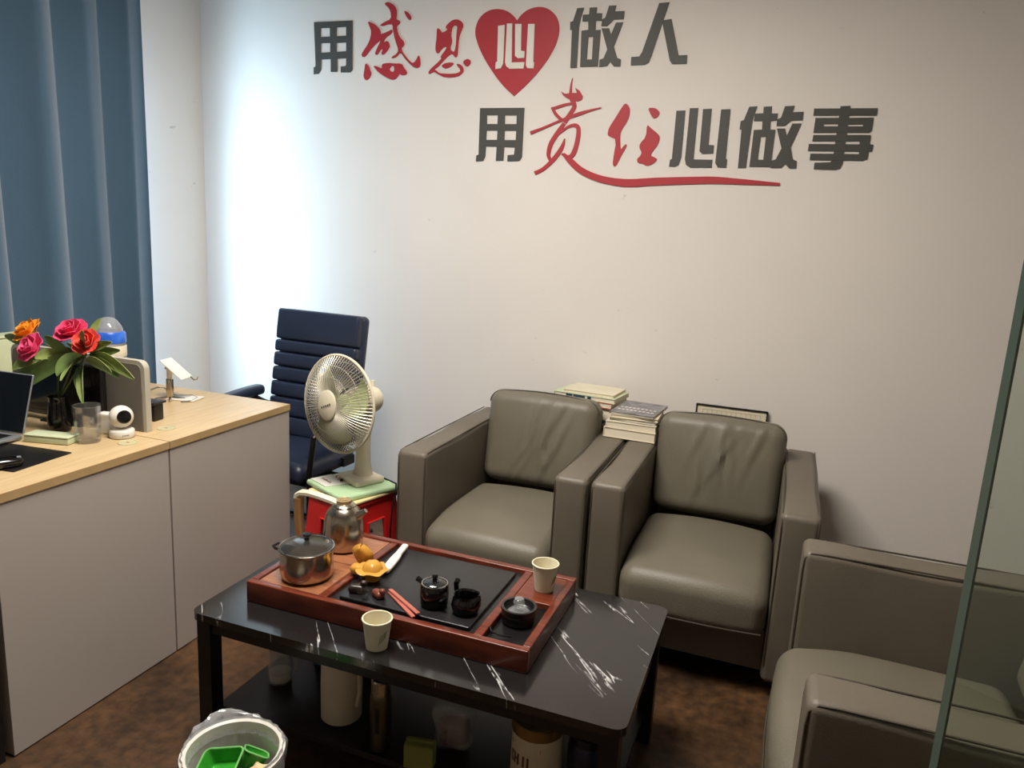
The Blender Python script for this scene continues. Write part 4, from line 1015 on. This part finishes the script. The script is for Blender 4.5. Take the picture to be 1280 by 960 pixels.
# ------------------------------------------------------------------ flowers
FY = 1.735
v0 = atY(84, 545, FY)
fl = thing('flower_arrangement', 'artificial roses with long green leaves in a black vase', 'flowers', (v0.x-.03, FY, DZ))
vase = MB().lathe([(0,.001),(.030,.001),(.034,.005),(.036,.05),(.030,.09),(.028,.11),(.031,.118),(.028,.118),(.025,.11),(0,.10)], 24).build('vase', M['blackg'], fl)
leafm = mat('leaf_green', (118,140,76), rough=.5, c2=(84,108,56), scale=20); leafl = mat('leaf_light', (164,180,104), rough=.5, c2=(124,146,74), scale=20)
stemm = mat('stem_green', (70,84,44), rough=.6)
o0 = fl.location
heartp = Vector((atY(100,447,FY)))-o0
def bez(a, b, c, u): return a*(1-u)**2+b*2*u*(1-u)+c*u*u
def leaf(a, b, c, wd, m, tilt=0):
    a, b, c = Vector(a), Vector(b), Vector(c); g = []
    for i in range(12):
        u = i/11; p = bez(a, b, c, u); tn = (bez(a,b,c,min(1,u+.02))-bez(a,b,c,max(0,u-.02))).normalized()
        sd = tn.cross(Vector((0,-1,tilt))).normalized(); w_ = wd*1.35*(sin(pi*min(1,u*.93+.04))**.75)
        g.append([tuple(p+sd*w_*v+Vector((0,-.30*w_*abs(v) if tilt == 0 else -.2*w_*abs(v),.12*w_*abs(v)))) for v in (-1,-.5,0,.5,1)])
    return MB().sheet(g, .0012).build('leaf', m, fl)
def fp(px, py, dy=0): return atY(px, py, FY+dy)-o0
H0 = (100, 447)
for (mid, tip, wd, m, st, dy, tl) in (
    ((68,448),(24,490),.020,leafm,(98,448),-.05,0), ((80,450),(72,470),.018,leafm,(106,444),-.07,0), ((50,455),(17,474),.013,leafl,(62,449),-.03,0),
    ((98,470),(104,504),.015,leafl,(105,456),-.08,0), ((92,470),(101,492),.011,leafm,(102,455),-.06,0),
    ((135,446),(168,474),.015,leafl,(118,444),-.06,0), ((135,455),(150,472),.014,leafm,(110,448),-.05,0), ((130,440),(150,438),.011,leafm,(112,444),-.02,0),
    ((70,430),(56,420),.014,leafm,(88,442),-.04,0), ((104,428),(104,414),.012,leafm,(108,442),-.09,0), ((40,470),(27,500),.008,leafm,(36,462),-.03,0),
    ((118,412),(126,398),.010,leafl,(112,425),.02,0), ((60,452),(47,458),.012,leafm,(88,446),.0,0), ((78,440),(68,446),.014,leafm,(96,440),.02,0),
    ((38,446),(16,462),.016,leafl,(54,446),-.06,0), ((120,450),(140,466),.012,leafl,(108,450),-.09,0), ((86,456),(76,476),.012,leafl,(100,450),-.10,0), ((60,440),(44,448),.013,leafl,(80,442),-.05,0),
    ((22,424),(6,420),.012,leafl,(36,430),.03,0), ((96,436),(84,428),.010,leafm,(106,446),-.06,0), ((122,432),(140,428),.010,leafl,(110,440),-.03,0)):
    leaf(fp(*st), fp(*mid, dy*.6), fp(*tip, dy), wd, m, tl)
def rose(px, py, s, col, col2, dy=0, tilt=(0,0)):
    c = fp(px, py, dy); mb = MB(); Mx = Matrix.Translation(c) @ Matrix.Rotation(tilt[0], 4, 'X') @ Matrix.Rotation(tilt[1], 4, 'Y')
    rn = random.Random(int(px*7+py))
    for ring, (n_, r_, hgt, open_) in enumerate(((3,.25,.95,.05),(4,.45,.95,.16),(5,.70,.85,.34),(6,.92,.65,.62))):
        for k in range(n_):
            a0 = 2*pi*k/n_+ring*.7+rn.uniform(-.15,.15); g = []
            for i in range(6):
                u = i/5; row = []
                for j in range(6):
                    v = j/5*2-1; a = a0+v*(pi/n_)*1.25
                    r = s*(r_*(.45+.55*u)+open_*u*u*.55)*(1+.05*sin(v*5+k)); z = s*(-.5+hgt*u*1.25-open_*u*u*.3-.16*v*v*u)
                    row.append((r*cos(a), r*sin(a), z))
                g.append(row)
            mb.sheet(g, .0012, M=Mx)
    bl = mb.build('blossom', mat('petal', col, rough=.6, c2=col2, scale=30), fl, ang=60)
    MB().tube([tuple(c+Vector((0,0,-s*.4))), tuple((c+heartp)/2+Vector((0,.01,-.02))), tuple(Vector((0,0,.10)))], .0028, 6).build('stem', stemm, fl)
    mb = MB(); mb.lathe([(0,-s*.72),(s*.3,-s*.62),(s*.42,-s*.40),(s*.30,-s*.45)], 12, M=Mx, cap=False); mb.build('calyx', leafm, bl)
rose(34, 413, .041, (246,166,40), (228,132,26), .02, (RD(40), RD(-15)))
rose(38, 434, .040, (240,96,140), (214,62,110), -.03, (RD(60), RD(-5)))
rose(88, 413, .041, (232,74,116), (206,48,90), .0, (RD(35), RD(5)))
rose(107, 427, .035, (232,86,70), (208,56,48), -.03, (RD(55), RD(15)))
# bag of blue packets behind the screen
q = atY(136, 424, 2.02)
t = thing('water_bottle_pack', 'clear plastic wrapped pack with blue label behind the flowers', 'bottle pack', (q.x, 2.02, DZ), .3)
MB().lathe([(0,.001),(.050,.001),(.055,.010),(.056,.20),(.054,.27),(.046,.31),(.030,.335),(.014,.345),(0,.347)], 28).build('bottle', M['film'], t)
MB().lathe([(.0570,.255),(.0578,.26),(.0570,.285),(.0545,.292),(.052,.296)], 28, cap=False).build('blue_label', mat('blue_label', (34,84,190), rough=.35, c2=(60,120,220), scale=26), t)
MB().lathe([(.0568,.205),(.0575,.208),(.0575,.244),(.0568,.245)], 28, cap=False).build('white_band', cvw, t)
# pale green file box and grey backrest at the frame edge
q = atY(2, 447, 1.95)
t = thing('file_box', 'pale green document box at the far end of the desk', 'file box', (q.x+.03, 1.97, DZ), .0)
MB().rbox((0,0,.12), (.08,.16,.24), .006, (1,1,1), k=2).build('case', cvg, t); MB().rbox((0,0,.2445), (.086,.166,.009), .003, (1,1,1), k=2).build('lid', cvg, t)
